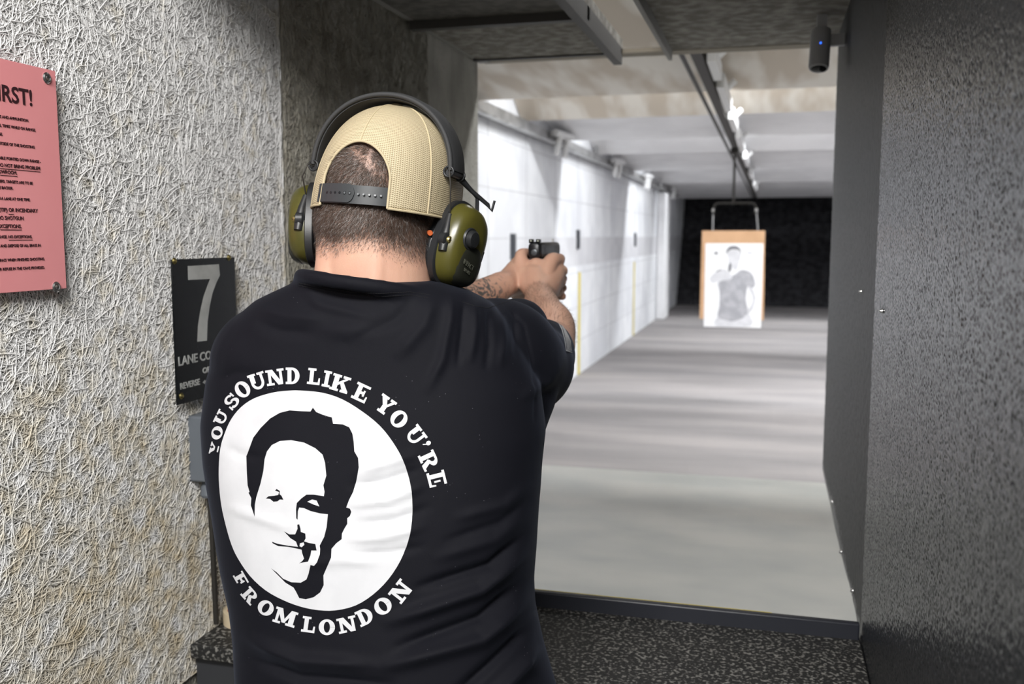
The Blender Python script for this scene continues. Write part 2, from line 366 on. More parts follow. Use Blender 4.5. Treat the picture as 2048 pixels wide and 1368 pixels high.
# bullet trap
rb = MB(); nx, nz = 60, 34; vs = []
for j in range(nz):
    for i in range(nx):
        x = -2.14+i*6.3/(nx-1); z = j*2.9/(nz-1); vs.append((x, 24.6-1.9*(1-z/2.9)**1.3+.12*rng.random(), z))
rb.add(vs, [(j*nx+i, j*nx+i+1, (j+1)*nx+i+1, (j+1)*nx+i) for j in range(nz-1) for i in range(nx-1)])
tag(build(rb, 'rubber_backstop', rubber_trap, smooth=180), 'sloping black bank of shredded rubber at the end of the range', 'backstop', kind='stuff')
wallbox('wall_range_end', (-2.27, 25.9, 0), (4.3, 26.0, 3.6), rubber_trap)

# overhead baffles: slanted boards whose far edge hangs lowest
def baffle(y0, z0, y1, z1, m, t=.05): 
    x0, x1 = -2.14, 4.19
    b = [(x0, y0, z0), (x1, y0, z0), (x1, y1, z1), (x0, y1, z1)]
    return build(MB().hexa(b, [(x, y, z+t) for x, y, z in b]), 'ceiling_baffle', m, smooth=0)
defs = [(4.2, 2.78, 6.76, 2.60), (7.15, 3.25, 8.2, 2.62), (8.25, 2.80, 10.0, 2.62), (10.45, 3.2, 11.8, 2.62), (11.85, 2.76, 14.9, 2.62), (15.5, 3.2, 18.5, 2.62), (18.9, 2.72, 22.0, 2.48)]
names = ['tan plywood baffle over the booth end, nearest of the overhead baffles', 'tan stained plywood baffle, second overhead from the booth', 'white overhead baffle just beyond the two plywood ones', 'white overhead baffle, fourth from the booth', 'white overhead baffle, third from the backstop', 'white overhead baffle, second from the backstop', 'grey white overhead baffle, last one before the black backstop']
for i, (d, n) in enumerate(zip(defs, names)):
    o = baffle(*d, plywood if i < 2 else white_board)
    tag(o, n, 'baffle', 'slanted overhead baffles'); 
    # little bullet pocks as dark dimples
wallbox('ceiling_baffle_end', (-2.14, 22.06, 2.48), (4.19, 22.4, 3.5), white_board)

# left rail: angle iron fixed beside the block wall, with white cable clamps
r = empty('target_rail', (-2.05, 14, 2.5), 'grey steel angle rail running along the left block wall', 'rail', 'overhead target rails')
build(MB().box((-2.1, 4, 2.50), (-2.02, 23, 2.515)).box((-2.1, 4, 2.50), (-2.085, 23, 2.62)), 'rail_beam', galv, r, 0)
for y in (6.1, 9.7, 11.6, 13.6, 16.5, 20):
    q = MB().box((-2.09, y-.02, 2.62), (-2.07, y+.02, 2.98 if y < 20 else 2.7)); build(q, 'hanger', galv, r, 0)
for y in (9.3, 12.8, 16, 20.4):
    q = MB()
    for s in (-.18, .18): q.tube([(-2.03, y+s, 2.40), (-2.0, y+s, 2.60)], .03, 10)
    q.tube([(-2.0, y-.34, 2.6), (-1.98, y+.34, 2.62)], .028, 10).box((-2.06, y-.3, 2.57), (-2.0, y+.3, 2.62))
    build(q, 'cable_clamp', white_clip, r)
# centre rail of lane 7 with the running carrier
r = empty('target_rail', (-.36, 12, 2.5), 'dark steel carrier rail running down the middle of the lane', 'rail', 'overhead target rails')
build(MB().box((-.395, 2.6, 2.47), (-.345, 23, 2.485)).box((-.375, 2.6, 2.485), (-.365, 23, 2.57)).box((-.395, 2.6, 2.57), (-.345, 23, 2.582)), 'rail_beam', dark_metal, r, 0)
build(MB().tube([(-.43, 3.2, 2.46), (-.43, 22, 2.46)], .012, 8), 'drive_cable', dark_metal, r)
k = 0
for y0, y1 in ((4.9, 5.5), (5.75, 6.9), (7.3, 8.2), (8.7, 10.2), (11, 12.4), (13.6, 15), (17, 19)):
    q = MB().box((-.333, y0, 2.475), (-.29, y1, 2.56)); q.tube([(-.30, (y0+y1)/2, 2.55), (-.25, (y0+y1)/2, 2.60)], .02, 8)
    build(q, 'cable_clamp', white_clip, r)
    build(MB().box((-.375, y0+.1, 2.58), (-.365, y0+.13, 2.7)), 'hanger', dark_metal, r, 0)

# target carrier, backer and paper target
TY = 9.7
c = empty('target_carrier', (-.371, TY, 1.95), 'thin dark metal target hanger hanging from the lane rail', 'target carrier')
build(MB().cyl((-.371, TY, 2.42), (-.371, TY, 1.93), .012), 'post', dark_metal, c)
build(MB().tube([(-.56, TY, 1.83), (-.56, TY, 1.90), (-.55, TY, 1.93), (-.52, TY, 1.942), (-.20, TY, 1.942), (-.17, TY, 1.93), (-.158, TY, 1.90), (-.158, TY, 1.83)], .010, 10), 'yoke', dark_metal, c)
for x in (-.565, -.15):
    build(MB().tube([(x, TY, 1.87), (x+(.0 if x < -.3 else .02), TY, 1.674)], .006, 8).box((x-.012, TY-.015, 1.86), (x+.012, TY+.015, 1.89)), 'clip_arm', galv, c)
build(MB().box((-.405, TY-.1, 2.42), (-.335, TY+.1, 2.4695)), 'trolley', dark_metal, c)
bk = build(MB().hexa([(-.675, TY-.002, .79), (-.05, TY-.002, .79), (-.05, TY+.003, .79), (-.675, TY+.003, .79)], [(-.67, TY-.002, 1.672), (-.062, TY-.002, 1.672), (-.062, TY+.003, 1.672), (-.67, TY+.003, 1.672)]), 'target_backer', cardboard, bevel=.004, smooth=0)
tag(bk, 'brown cardboard backer hanging from the carrier behind the paper target', 'target backer')
pt = build(MB().box((-.632, TY-.006, .715), (-.075, TY-.003, 1.548)), 'paper_target', white_paper, smooth=0)
tag(pt, 'white paper target printed with a grey man in a t-shirt', 'paper target')
def pix_poly(pts, o=(0, 0), s=1.): return [(o[0]+p[0]/s, o[1]+p[1]/s) for p in pts]
def flat_poly(pts, f):
    """triangulated polygon through map f((x, y)) -> world"""
    tr = tessellate_polygon([[Vector((p[0], p[1], 0)) for p in pts]])
    return [f(p) for p in pts], [tuple(t) for t in tr]
def onT(y): return lambda p: atY(p[0], p[1], y)
def smooth_closed(pts, n=4):
    P = np.array(pts, float); m = len(P); out = []
    for i in range(m):
        p0, p1, p2, p3 = P[i-1], P[i], P[(i+1) % m], P[(i+2) % m]
        for j in range(n):
            t = j/n; out.append(tuple(.5*((2*p1)+(-p0+p2)*t+(2*p0-5*p1+4*p2-p3)*t*t+(-p0+3*p1-3*p2+p3)*t**3)))
    return out
TO = (1360, 320)
def tpoly(lst, y, name, m):
    q = MB()
    for pts in lst: q.add(*flat_poly(smooth_closed(pix_poly(pts, TO, 3.8), 3), onT(y)))
    return build(q, name, m, pt, 0)
tpoly([[(290, 930), (380, 890), (430, 860), (470, 835), (530, 850), (560, 890), (572, 950), (545, 975), (515, 960), (500, 1060), (518, 1160), (470, 1205), (400, 1228), (330, 1215), (285, 1190), (300, 1100), (300, 1000)]], TY-.0070, 'printed_shirt', grey_ink)
for n_, pl in (('printed_arm', [(225, 900), (260, 860), (300, 835), (345, 830), (365, 850), (390, 870), (395, 900), (340, 912), (290, 925), (245, 935)]),
       ('printed_face', [(360, 700), (365, 760), (380, 800), (425, 840), (450, 780), (462, 720), (440, 690), (390, 688)]),
       ('printed_arm', [(515, 965), (548, 975), (575, 1040), (560, 1120), (525, 1165), (512, 1150), (545, 1090), (550, 1040)]),
       ('printed_trousers', [(285, 1195), (330, 1218), (400, 1230), (470, 1208), (520, 1165), (540, 1262), (275, 1262)])): tpoly([pl], TY-.0075, n_, light_ink)
for n_, pl in (('printed_hair', [(350, 715), (355, 680), (385, 655), (430, 655), (460, 680), (465, 720), (452, 690), (410, 680), (370, 690)]),
       ('printed_pistol', [(375, 785), (390, 790), (388, 840), (370, 850), (366, 820)]), ('printed_mark', [(275, 845), (310, 830), (312, 836), (280, 852)]),
       ('printed_mark', [(262, 700), (285, 700), (288, 715), (265, 718)])): tpoly([pl], TY-.008, n_, dark_ink)
tpoly([[(505, 698), (555, 698), (552, 716), (520, 718)]], TY-.008, 'printed_mark', light_ink)

# ------------------------------------------------------------------ booth: left fibre wall, ceiling, right divider, bench
XF = XL-.006
def fibres(q_unused, y0, y1, z0, z1, n, lo, hi, wd, seed):
    """curled shredded-wood strands lying on the board, as one numpy mesh"""
    g = np.random.default_rng(seed); K = 14
    sy = g.uniform(y0, y1, n); sz = g.uniform(z0, z1, n); ang = g.uniform(0, 2*PI, n)
    ln = g.uniform(lo, hi, n); curv = g.normal(0, 20, n); dc = g.normal(0, 130, n)
    W = g.uniform(.6, 1.25, n)*wd; H = g.uniform(.0003, .0042, n); ph = g.uniform(0, 2*PI, n)
    st = ln/(K-1); Y = np.zeros((n, K)); Z = np.zeros((n, K)); A = np.zeros((n, K))
    Y[:, 0] = sy; Z[:, 0] = sz; a = ang.copy()
    for k in range(K):
        A[:, k] = a
        if k < K-1:
            Y[:, k+1] = Y[:, k]+np.cos(a)*st; Z[:, k+1] = Z[:, k]+np.sin(a)*st
            a = a+(curv+dc*(k/K-.5))*st
    Y = np.minimum(Y, y1-g.uniform(0, .012, n)[:, None]); Y = np.maximum(Y, y0+g.uniform(0, .008, n)[:, None]); Z = np.clip(Z, z0, z1)
    hx = H[:, None]+.0018*np.sin(ph[:, None]+np.linspace(0, 7, K)[None])
    taper = np.minimum(1, np.minimum(np.arange(K), K-1-np.arange(K))/1.5+.35)[None]*W[:, None]*.5
    ny, nz = -np.sin(A), np.cos(A)
    V = np.zeros((n, K, 3, 3))
    for s, (off, up) in enumerate(((-1, 0), (0, 1), (1, 0))):
        V[:, :, s, 0] = XF+np.maximum(hx, .0003)+up*W[:, None]*.42
        V[:, :, s, 1] = Y+ny*off*taper; V[:, :, s, 2] = Z+nz*off*taper
    idx = np.arange(n*K*3).reshape(n, K, 3); F = []
    for s in (0, 1): F.append(np.stack([idx[:, :-1, s], idx[:, 1:, s], idx[:, 1:, s+1], idx[:, :-1, s+1]], -1).reshape(-1, 4))
    return V.reshape(-1, 3), np.concatenate(F)
def np_mesh(name, V, F):
    me = bpy.data.meshes.new(name); k = F.shape[1]
    me.vertices.add(len(V)); me.vertices.foreach_set('co', V.astype(np.float32).ravel())
    me.loops.add(F.size); me.loops.foreach_set('vertex_index', F.astype(np.int32).ravel())
    me.polygons.add(len(F)); me.polygons.foreach_set('loop_start', np.arange(0, F.size, k, dtype=np.int32))
    me.update(calc_edges=True); me.validate(); return me
SEAM = 1.75
wl = build(MB().box((XL-.12, .3, 0), (XF, SEAM, 2.95), 0).box((XL-.12, SEAM+.003, 0), (XF+.002, 3.08, 2.2), 1), 'wall_left', [fibre_back, grey_board], smooth=0)
struct(wl, 'pale shredded wood fibre board wall on the left of the booth')
V, F = fibres(None, .72, SEAM-.002, .86, 2.2, 36000, .05, .19, .00145, 3)
fo = link(np_mesh('fibres', V, F), 'wood_fibres', fibre_mat, wl, smooth=60)
fo['kind'] = 'stuff'
V, F = fibres(None, SEAM+.006, 2.6, .95, 2.2, 12000, .04, .14, .0015, 4)
fo = link(np_mesh('fibres', V, F), 'grey_wood_fibres', mat('grey_fibre', (.46, .44, .38), .9, col2=(.32, .30, .25), nscale=30), wl, smooth=60)  # strands beyond the seam in a darker, greyer tone
fo['kind'] = 'stuff'
# right-hand liner divider and its parts
dv = build(MB().box((XR+.002, .05, .0), (XR+.09, 1.70, 2.2), 0).box((XR+.002, 1.70, .92), (XR+.09, 3.0, 2.2), 1), 'wall_right', [liner_smooth, liner_smooth], smooth=0)
def pebbles(y0, y1, z0, z1, step, wl, amp, seed):
    g = np.random.default_rng(seed); ny = int((y1-y0)/step); nz = int((z1-z0)/step)
    n = g.normal(0, 1, (ny, nz)); f = np.hypot(np.fft.fftfreq(ny, step)[:, None], np.fft.fftfreq(nz, step)[None])
    def band(n, w_): k = 1/w_; r = np.fft.ifft2(np.fft.fft2(n)*np.exp(-((f-k)/(k*.45))**2)).real; return r/r.std()
    h = band(n, wl); h2 = band(g.normal(0, 1, (ny, nz)), wl*3)
    hh = -np.maximum(h-.15, 0)*1.0+np.minimum(h, .15)*.25; hh = np.clip(hh, -1.6, .5)+.25*h2
    big = .0006*np.sin(np.linspace(0, 9, ny))[:, None]
    Y = np.linspace(y0, y1, ny)[:, None]+0*h; Z = np.linspace(z0, z1, nz)[None]+0*h
    X = XR-.0006-amp*hh-big*.5
    i = np.arange(ny*nz).reshape(ny, nz); F = np.stack([i[:-1, :-1], i[:-1, 1:], i[1:, 1:], i[1:, :-1]], -1).reshape(-1, 4)
    return np.stack([X, Y, Z], -1).reshape(-1, 3), F
V, F = pebbles(.35, 1.71, .90, 2.2, .0018, .0058, .00055, 21)
link(np_mesh('liner', V, F), 'liner_sheet', liner_rough, dv, smooth=180)
V, F = pebbles(1.705, 3.0, .925, 2.2, .004, .012, .0006, 22)
link(np_mesh('liner', V, F), 'liner_sheet', mat('dull_liner', (.033, .033, .034), .5), dv, smooth=180)
struct(dv, 'black pebbled rubber liner divider on the right of the booth')
q = MB(); zb = .92; prof = [(1.71, .912), (1.80, .925), (1.9, .93), (2.05, .918), (2.2, .912), (2.4, .908), (2.6, .914), (2.8, .91), (2.998, .912)]
top = [(y, 1.0) for y, z in prof]
for i in range(len(prof)-1):
    (ya, za), (yb, zb_) = prof[i], prof[i+1]
    q.hexa([(XR-.001, ya, za), (XR+.004, ya, za), (XR+.004, yb, zb_), (XR-.001, yb, zb_)], [(XR+.002, ya, 1.02), (XR+.004, ya, 1.02), (XR+.004, yb, 1.02), (XR+.002, yb, 1.02)])
o = build(q, 'liner_flap', liner_smooth, dv, 40)
for px, py in ((1770, 622), (1727, 583), (1668, 1005), (1686, 1104), (1710, 1182)):
    P = atX(px, py, XR+.002); s = .0035 if py < 700 else .005
    q = MB().lathe((XR-.0014, P[1], P[2]), (-1, 0, 0), [(s, 0), (s, .001), (s*.7, .0045), (.0006, .0055)], 16)
    build(q, 'screw', steel, dv)
# booth ceiling
def cbox(n, a, b, m, t=None): return build(MB().box(a, b), n, m, t, smooth=0)
cl = struct(cbox('ceiling', (XL, 1.0, 2.2), (-.475, 3.09, 2.24), stall_ceil), 'dark speckled booth ceiling board')
cr = struct(cbox('ceiling_right', (-.325, 1.0, 2.2), (XR+.5, 3.10, 2.24), stall_ceil))
struct(cbox('trim_3', (XL, 1.0, 2.188), (XL+.035, 3.09, 2.2), edge_grey))
struct(cbox('trim_4', (-.33, 1.0, 2.17), (-.318, 3.10, 2.26), edge_grey))
struct(cbox('trim_5', (XL, 3.09, 2.198), (XR, 3.16, 2.212), mat('ply_edge', (.35, .31, .25), .8)))
# hanging frame tray under the left ceiling board
fr = empty('ceiling_panel', (-.7, 2.7, 2.19), 'dark framed acoustic panel under the booth ceiling left of the slot', 'ceiling panel')
build(MB().box((-.93, 2.47, 2.185), (-.47, 3.0, 2.2)), 'panel_board', stall_ceil, fr, 0)
build(MB().box((-.945, 2.44, 2.165), (-.465, 2.47, 2.2)).box((-.49, 1.0, 2.15), (-.465, 3.02, 2.2)).box((-.945, 3.0, 2.18), (-.465, 3.02, 2.2)), 'panel_frame', edge_dark, fr, 0)
build(MB().box((-.93, 1.05, 2.187), (-.5, 2.44, 2.2)), 'panel_filler', mat('filler_board', (.10, .095, .085), .8, col2=(.17, .16, .145), nscale=30, bump=.5, bscale=90), fr, 0)
# security camera at the ceiling's end
cm = empty('security_camera', (.112, 2.7, 2.1), 'small grey cylindrical camera with a blue light under the booth ceiling', 'security camera')
ax = np.array([-.05, -.35, -1.]); ax /= np.linalg.norm(ax); C0 = np.array([.112, 2.72, 2.165])
q = MB().lathe(C0, ax, [(.018, 0), (.0245, .004), (.026, .02), (.026, .108), (.0245, .114), (.021, .116)], 32); build(q, 'housing', cam_grey, cm)
build(MB().lathe(C0+ax*.1162, ax, [(.0205, -.004), (.0205, .0), (.014, .004), (.001, .006)], 28), 'lens', lens_black, cm)
side = np.array([0, -1, .35]); side /= np.linalg.norm(side)
build(MB().ell(C0+ax*.055+side*.026, (.0018, .0018, .0018)), 'status_light', led, cm)
build(MB().box((.10, 2.70, 2.15), (.125, 2.74, 2.2)).box((.13, 2.71, 2.12), (XR+.002, 2.73, 2.15)), 'bracket', cam_grey, cm, 0)

# bench
be = empty('shooting_bench', (-.4, 1.55, 0), 'booth bench with speckled black rubber top and raised dark lip', 'bench')
build(MB().box((XL+.002, 1.37, .894), (XR-.002, 1.72, .92)), 'bench_top', bench_top, be, bevel=.003)
build(MB().box((XL+.004, 1.385, .62), (XR-.004, 1.40, .895)), 'front_panel', mat('bench_front', (.035, .037, .042), .5), be, 0)
build(MB().box((XL+.004, 1.69, .90), (XR-.004, 1.705, .949)), 'lip', lip_mat, be, bevel=.003)
build(MB().box((-.55, 1.7055, .944), (.02, 1.7085, .9475)), 'yellow_edge', yellow, be, 0)
for x in (-.93, .12): build(MB().box((x, 1.42, 0), (x+.04, 1.68, .895)), 'leg', dark_metal, be, 0)
q = MB()
for z in np.arange(.66, .88, .018): q.lathe((-.8, 1.385, z), (0, -1, 0), [(.0025, 0), (.0018, .0015), (.0003, .002)], 8)
build(q, 'rivets', steel, be)
# tape roll
q = MB(); tc = np.array([-.905, 1.485, .9206])
q.loft([[tc+np.array([r*math.cos(a), r*math.sin(a), h]) for a in np.linspace(0, 2*PI, 41)[:-1]] for r, h in ((.042, 0), (.042, .024), (.034, .024), (.034, 0), (.042, 0))], False)
tr = build(q, 'tape_roll', tape_mat); tag(tr, 'cream masking tape roll with a red core lying on the bench by the wall', 'tape roll')
q = MB(); q.loft([[tc+np.array([r*math.cos(a), r*math.sin(a), h]) for a in np.linspace(0, 2*PI, 41)[:-1]] for r, h in ((.0345, 0), (.0345, .0235), (.031, .0235), (.031, 0), (.0345, 0))], False)
build(q, 'core', tape_core, tr)
# lane control box
bx = empty('control_box', (-.92, 1.45, 1.26), 'grey lane control box on the fibre wall below the number sign', 'control box')
build(MB().box((XF, 1.395, 1.20), (-.905, 1.52, 1.315)), 'enclosure', grey_plastic, bx, bevel=.004)
build(MB().lathe((-.93, 1.418, 1.186), (0, -.2, -1), [(.012, -.01), (.014, 0), (.014, .014), (.011, .018)], 20), 'conduit_nut', grey_plastic, bx)
build(MB().tube([(-.93, 1.418, 1.18), (-.932, 1.425, 1.1), (-.94, 1.44, .93)], .005, 8), 'conduit', dark_metal, bx)

# ------------------------------------------------------------------ signs on the left wall
def text_mesh(body, size, f, m, parent, name, align='LEFT', sx=1.0, bold=0, fit=None, depth=.0006):
    cu = bpy.data.curves.new('t', 'FONT'); cu.body = body; cu.size = size; cu.align_x = align; cu.offset = bold; cu.extrude = depth/2; cu.resolution_u = 3
    ob = bpy.data.objects.new('t', cu); COL.objects.link(ob)
    dg = bpy.context.evaluated_depsgraph_get(); me = bpy.data.meshes.new_from_object(ob.evaluated_get(dg))
    bpy.data.objects.remove(ob); bpy.data.curves.remove(cu)
    n = len(me.vertices); co = np.zeros(n*3, np.float32); me.vertices.foreach_get('co', co); co = co.reshape(-1, 3)
    if fit:
        x0, x1 = co[:, 0].min(), co[:, 0].max(); k = fit/(x1-x0); co[:, 0] *= k
    else: co[:, 0] *= sx
    out = np.array([f(*c) for c in co], np.float32); me.vertices.foreach_set('co', out.ravel()); me.update()
    return link(me, name, m, parent, 0)
PX = -.938
pk = build(MB().box((PX-.003, .70, 1.548), (PX, 1.106, 1.841)), 'safety_sign', pink, bevel=.0006)
tag(pk, 'pink safety rules sign with black text screwed to the fibre wall', 'sign')
def onwall(y, z, X): return lambda a, b, c: (X+.0004+c, y+a, z+b)
def wtext(s, px, py, size, X, par, m, right=True, fit=None, bold=0, name='lettering'):
    P = atX(px, py, X); return text_mesh(s, size, onwall(P[1], P[2], X), m, par, name, 'RIGHT' if right else 'LEFT', .98, bold, fit)
wtext('FIRST!', 66, 212, .0285, PX, pk, ink, fit=.070, bold=.0005)
LN = [('ALL FIREARMS AND AMMUNITION.', 57, 244, .0078), ('AT ALL TIMES WHILE ON RANGE.', 71, 263, .0078), ('RANGE.', 5, 271, .0078), ('OUTSIDE OF THE SHOOTING', 69, 297, .0078),
      ('TABLE POINTED DOWN RANGE -', 81, 326, .0078), ('DO NOT BRING PROBLEM', 80, 340, .0098), ('SHOWROOM.', 34, 349, .0098), ('BACKERS. TARGETS ARE TO BE', 65, 369, .0078), ('THE BACKER.', 26, 379, .0078),
      ('FROM A LANE AT ONE TIME.', 60, 402, .0078), ('(TIP) OR INCENDIARY', 75, 425, .0105), ('NO SHOTGUN', 47, 440, .0105), ('EXCEPTIONS.', 43, 456, .0105), ('RANGE. NO EXCEPTIONS.', 64, 476, .0082),
      ('CANS AND DISPOSE OF ALL BRASS IN', 81, 493, .0078), ('BRASS WHEN FINISHED SHOOTING.', 89, 520, .0078), ('OTHER REFUSE IN THE CANS PROVIDED.', 89, 537, .0078)]
for s, px, py, sz in LN: wtext(s, px, py, sz*.64, PX, pk, ink)
def uline(px0, px1, py): 
    a = atX(px0, py, PX); b = atX(px1, py, PX); build(MB().box((PX, a[1], b[2]-.0014), (PX+.0006, b[1], b[2]-.0008)), 'underline', ink, pk, 0)
uline(0, 80, 342); uline(0, 34, 351); uline(17, 27, 427); uline(0, 43, 458); uline(17, 64, 478)
def screw(P, r, X, par, m, name='screw', washer=True):
    build(MB().lathe((X, P[1], P[2]), (1, 0, 0), [(r, 0), (r, .001), (r*.78, .0025), (r*.55, .0012), (r*.5, .0035), (r*.3, .0045), (.0002, .0048)], 24), name, m, par)
screw(atX(93, 156, PX), .0075, PX, pk, steel); screw(atX(112, 574, PX), .0075, PX, pk, steel)
SX = -.938
sg = build(MB().box((SX-.003, 1.348, 1.342), (SX, 1.536, 1.582)), 'lane_sign', sign_black, bevel=.0008)
tag(sg, 'black lane sign with a large white seven on the fibre wall', 'sign')
def spoly(pts, name='numeral'):
    pp = pix_poly(pts, (320, 480), 3.8); vs, fs = flat_poly(pp, lambda p: atX(p[0], p[1], SX+.0006)); q = MB(); q.add(vs, fs); return build(q, name, sign_white, sg, 0)
spoly([(210, 198), (448, 184), (456, 268), (430, 320), (400, 400), (378, 500), (362, 620), (357, 765), (283, 773), (288, 650), (305, 540), (330, 430), (362, 340), (380, 296), (300, 300), (213, 304)])
def stext(s, a, fit, size, bold=.0004):
    P = atX(*a, SX); text_mesh(s, size, onwall(P[1], P[2], SX), sign_white, sg, 'lettering', 'LEFT', 1, bold, fit)
stext('LANE CONTROL', (356, 732), .172, .021); stext('OFF', (405, 747), .030, .0135); stext('REVERSE', (360, 779), .056, .0145)
P_ = atX(360, 779, SX); text_mesh('FORWARD', .0135, onwall(1.455, P_[2], SX), sign_white, sg, 'lettering', 'LEFT', 1, .0003, .062)
P = atX(404, 765, SX); Q = MB(); z = P[2]
Q.add([(SX+.001, P[1], z), (SX+.001, P[1]+.008, z+.004), (SX+.001, P[1]+.008, z-.004)], [(0, 2, 1)]).box((SX, P[1]+.007, z-.0015), (SX+.001, P[1]+.022, z+.0015))
build(Q, 'arrow', sign_white, sg, 0)
for a in ((348, 522), (457, 515), (362, 792)): screw(atX(*a, SX), .0055, SX, sg, brass)
screw((0, 1.526, 1.352), .0055, SX, sg, brass)
# ------------------------------------------------------------------ the shooter
def remeshed(mb, voxel, smooth_it, fac=.5):
    me = mesh_of(mb); o = bpy.data.objects.new('tmp', me); COL.objects.link(o)
    r = o.modifiers.new('r', 'REMESH'); r.mode = 'VOXEL'; r.voxel_size = voxel
    if smooth_it: s = o.modifiers.new('s', 'SMOOTH'); s.factor = fac; s.iterations = smooth_it
    dg = bpy.context.evaluated_depsgraph_get(); out = bpy.data.meshes.new_from_object(o.evaluated_get(dg))
    bpy.data.objects.remove(o); bpy.data.meshes.remove(me); return out
def get_co(me): a = np.zeros(len(me.vertices)*3, np.float32); me.vertices.foreach_get('co', a); return a.reshape(-1, 3).astype(float)
def get_no(me): a = np.zeros(len(me.vertices)*3, np.float32); me.vertices.foreach_get('normal', a); return a.reshape(-1, 3).astype(float)
def set_co(me, c): me.vertices.foreach_set('co', c.astype(np.float32).ravel()); me.update()

person = empty('person', (-.45, 1.12, 0), 'man seen from behind in a black printed t-shirt and tan cap aiming a pistol', 'person')
# head frame: x right, y forward, z up
HC = Vector(atD(762, 391, 1.275))
HM = Matrix.Translation(HC) @ Matrix.Rotation(math.radians(-2), 4, 'Z') @ Matrix.Rotation(math.radians(3.5), 4, 'Y') @ Matrix.Rotation(math.radians(-4), 4, 'X')
def hp(*p): return np.array(HM @ Vector(p))

# --- body: head, neck, trunk, arms, hands, legs as one surface
b = MB()
def hell(c, r, e=1.0): b.ell(hp(*c), r, HM, 36, 22, e=e)
hell((0, .002, .010), (.0785, .094, .092), .95)            # skull
hell((0, -.012, -.035), (.0765, .084, .075), .95)       # back of the head and nape
hell((0, .045, -.055), (.058, .055, .068))              # jaw and cheeks
b.chain([hp(-.03, .07, -.105), hp(0, .09, -.112), hp(.03, .07, -.105)], [.022, .026, .022])   # chin
b.chain([hp(0, .100, .022), hp(0, .112, -.005), hp(0, .120, -.026)], [.009, .011, .014])      # nose
for s in (-1, 1):
    b.chain([hp(s*.012, .104, -.03), hp(s*.015, .106, -.031)], [.008, .008])
    b.chain([hp(s*.048, .084, .036), hp(s*.03, .096, .040), hp(s*.012, .099, .034)], [.009, .010, .008])  # brow
    b.ell(hp(s*.045, .076, -.02), (.02, .02, .018), HM)                                       # cheekbone
    b.ell(hp(s*.080, -.002, -.012), (.007, .018, .030), HM)                                   # ear
b.chain([hp(-.024, .094, -.066), hp(0, .106, -.064), hp(.024, .094, -.066)], [.0055, .007, .0055])
b.chain([hp(-.022, .092, -.076), hp(0, .103, -.077), hp(.022, .092, -.076)], [.0055, .008, .0055])
# neck
NB = atD(742, 600, 1.255)
def ering(c, a, bb, yaw, n=48, e=1.0, tilt=0.0, tx=0.0):
    out = []
    cy, sy = math.cos(yaw), math.sin(yaw)
    for k in range(n):
        q = 2*PI*k/n; c_, s_ = math.cos(q), math.sin(q)
        x = a*math.copysign(abs(c_)**e, c_); y = bb*math.copysign(abs(s_)**e, s_)
        out.append(np.array([c[0]+cy*x-sy*y, c[1]+sy*x+cy*y, c[2]+tilt*y+tx*x]))
    return out
n0 = hp(0, -.01, -.03); 
b.loft([ering(n0*(1-t)+(NB-[0, -.012*t, .045])*t, .0775+.004*t**2-.01*max(0, t-.7)*3, .080-.008*t, 0) for t in np.linspace(0, 1, 12)])
b.chain([hp(-.03, -.06, -.06), hp(-.03, -.062, -.13)], [.024, .026]); b.chain([hp(.03, -.06, -.06), hp(.03, -.062, -.13)], [.024, .026])
# trunk inside the shirt
HIP = np.array(atD(800, 1368, 1.27)); HIP[2] = .95
CH = atD(755, 800, 1.28)
b.chain([NB-[0, -.02, .08], CH, CH-[0, -.0, .2], HIP], [.06, .105, .10, .11], 32, .02)
# arms
sR = atD(1000, 718, 1.33); eR = atD(1102, 690, 1.60); wR = atD(1078, 590, 1.835)
sL = atD(538, 722, 1.31); eL = np.array([-.69, 1.46, 1.40]); wL = atD(1003, 572, 1.865)
b.chain([CH+[.06, 0, .03], sR, (sR+eR)/2, eR], [.07, .062, .050, .042], 28)
b.chain([eR, eR*.68+wR*.32+[.006, 0, 0], eR*.35+wR*.65, wR], [.040, .044, .036, .0275], 28)
b.chain([CH-[.06, 0, -.03], sL, (sL+eL)/2, eL], [.07, .062, .050, .042], 28)
b.chain([eL, eL*.68+wL*.32, eL*.35+wL*.65, wL], [.040, .045, .038, .029], 28)
# pistol frame: rear centre of the slide, bore along +Y
G = atD(1068, 499, 1.895)
gx = np.array([1., 0, 0]); gy = np.array([.01, 1, .0]); gy /= np.linalg.norm(gy); gz = np.array([0, 0, 1.])
def gp(x, y, z): return G+gx*x+gy*y+gz*z
# right hand: dorsum behind and right of the grip, fingers round the front, thumb along the left side
palmR = [(.030, .000, -.040), (.030, .012, -.060), (.024, .004, -.078)]
b.chain([wR, gp(.026, -.012, -.072), gp(.030, .030, -.052)], [.0275, .031, .027], 24)
b.chain([wR, gp(.006, -.014, -.058), gp(.004, .004, -.036)], [.026, .029, .020], 24)       # web of the thumb
kn = [(.040, .048, -.022), (.046, .050, -.044), (.044, .046, -.065), (.038, .038, -.083)]
for i, k in enumerate(kn):
    b.chain([wR*.6+np.array(gp(.02, -.01, -.06))*.4, gp(k[0]-.010, k[1]-.03, k[2]-.004), gp(*k)], [.018, .0165, .0125-(i == 3)*.001], 18)
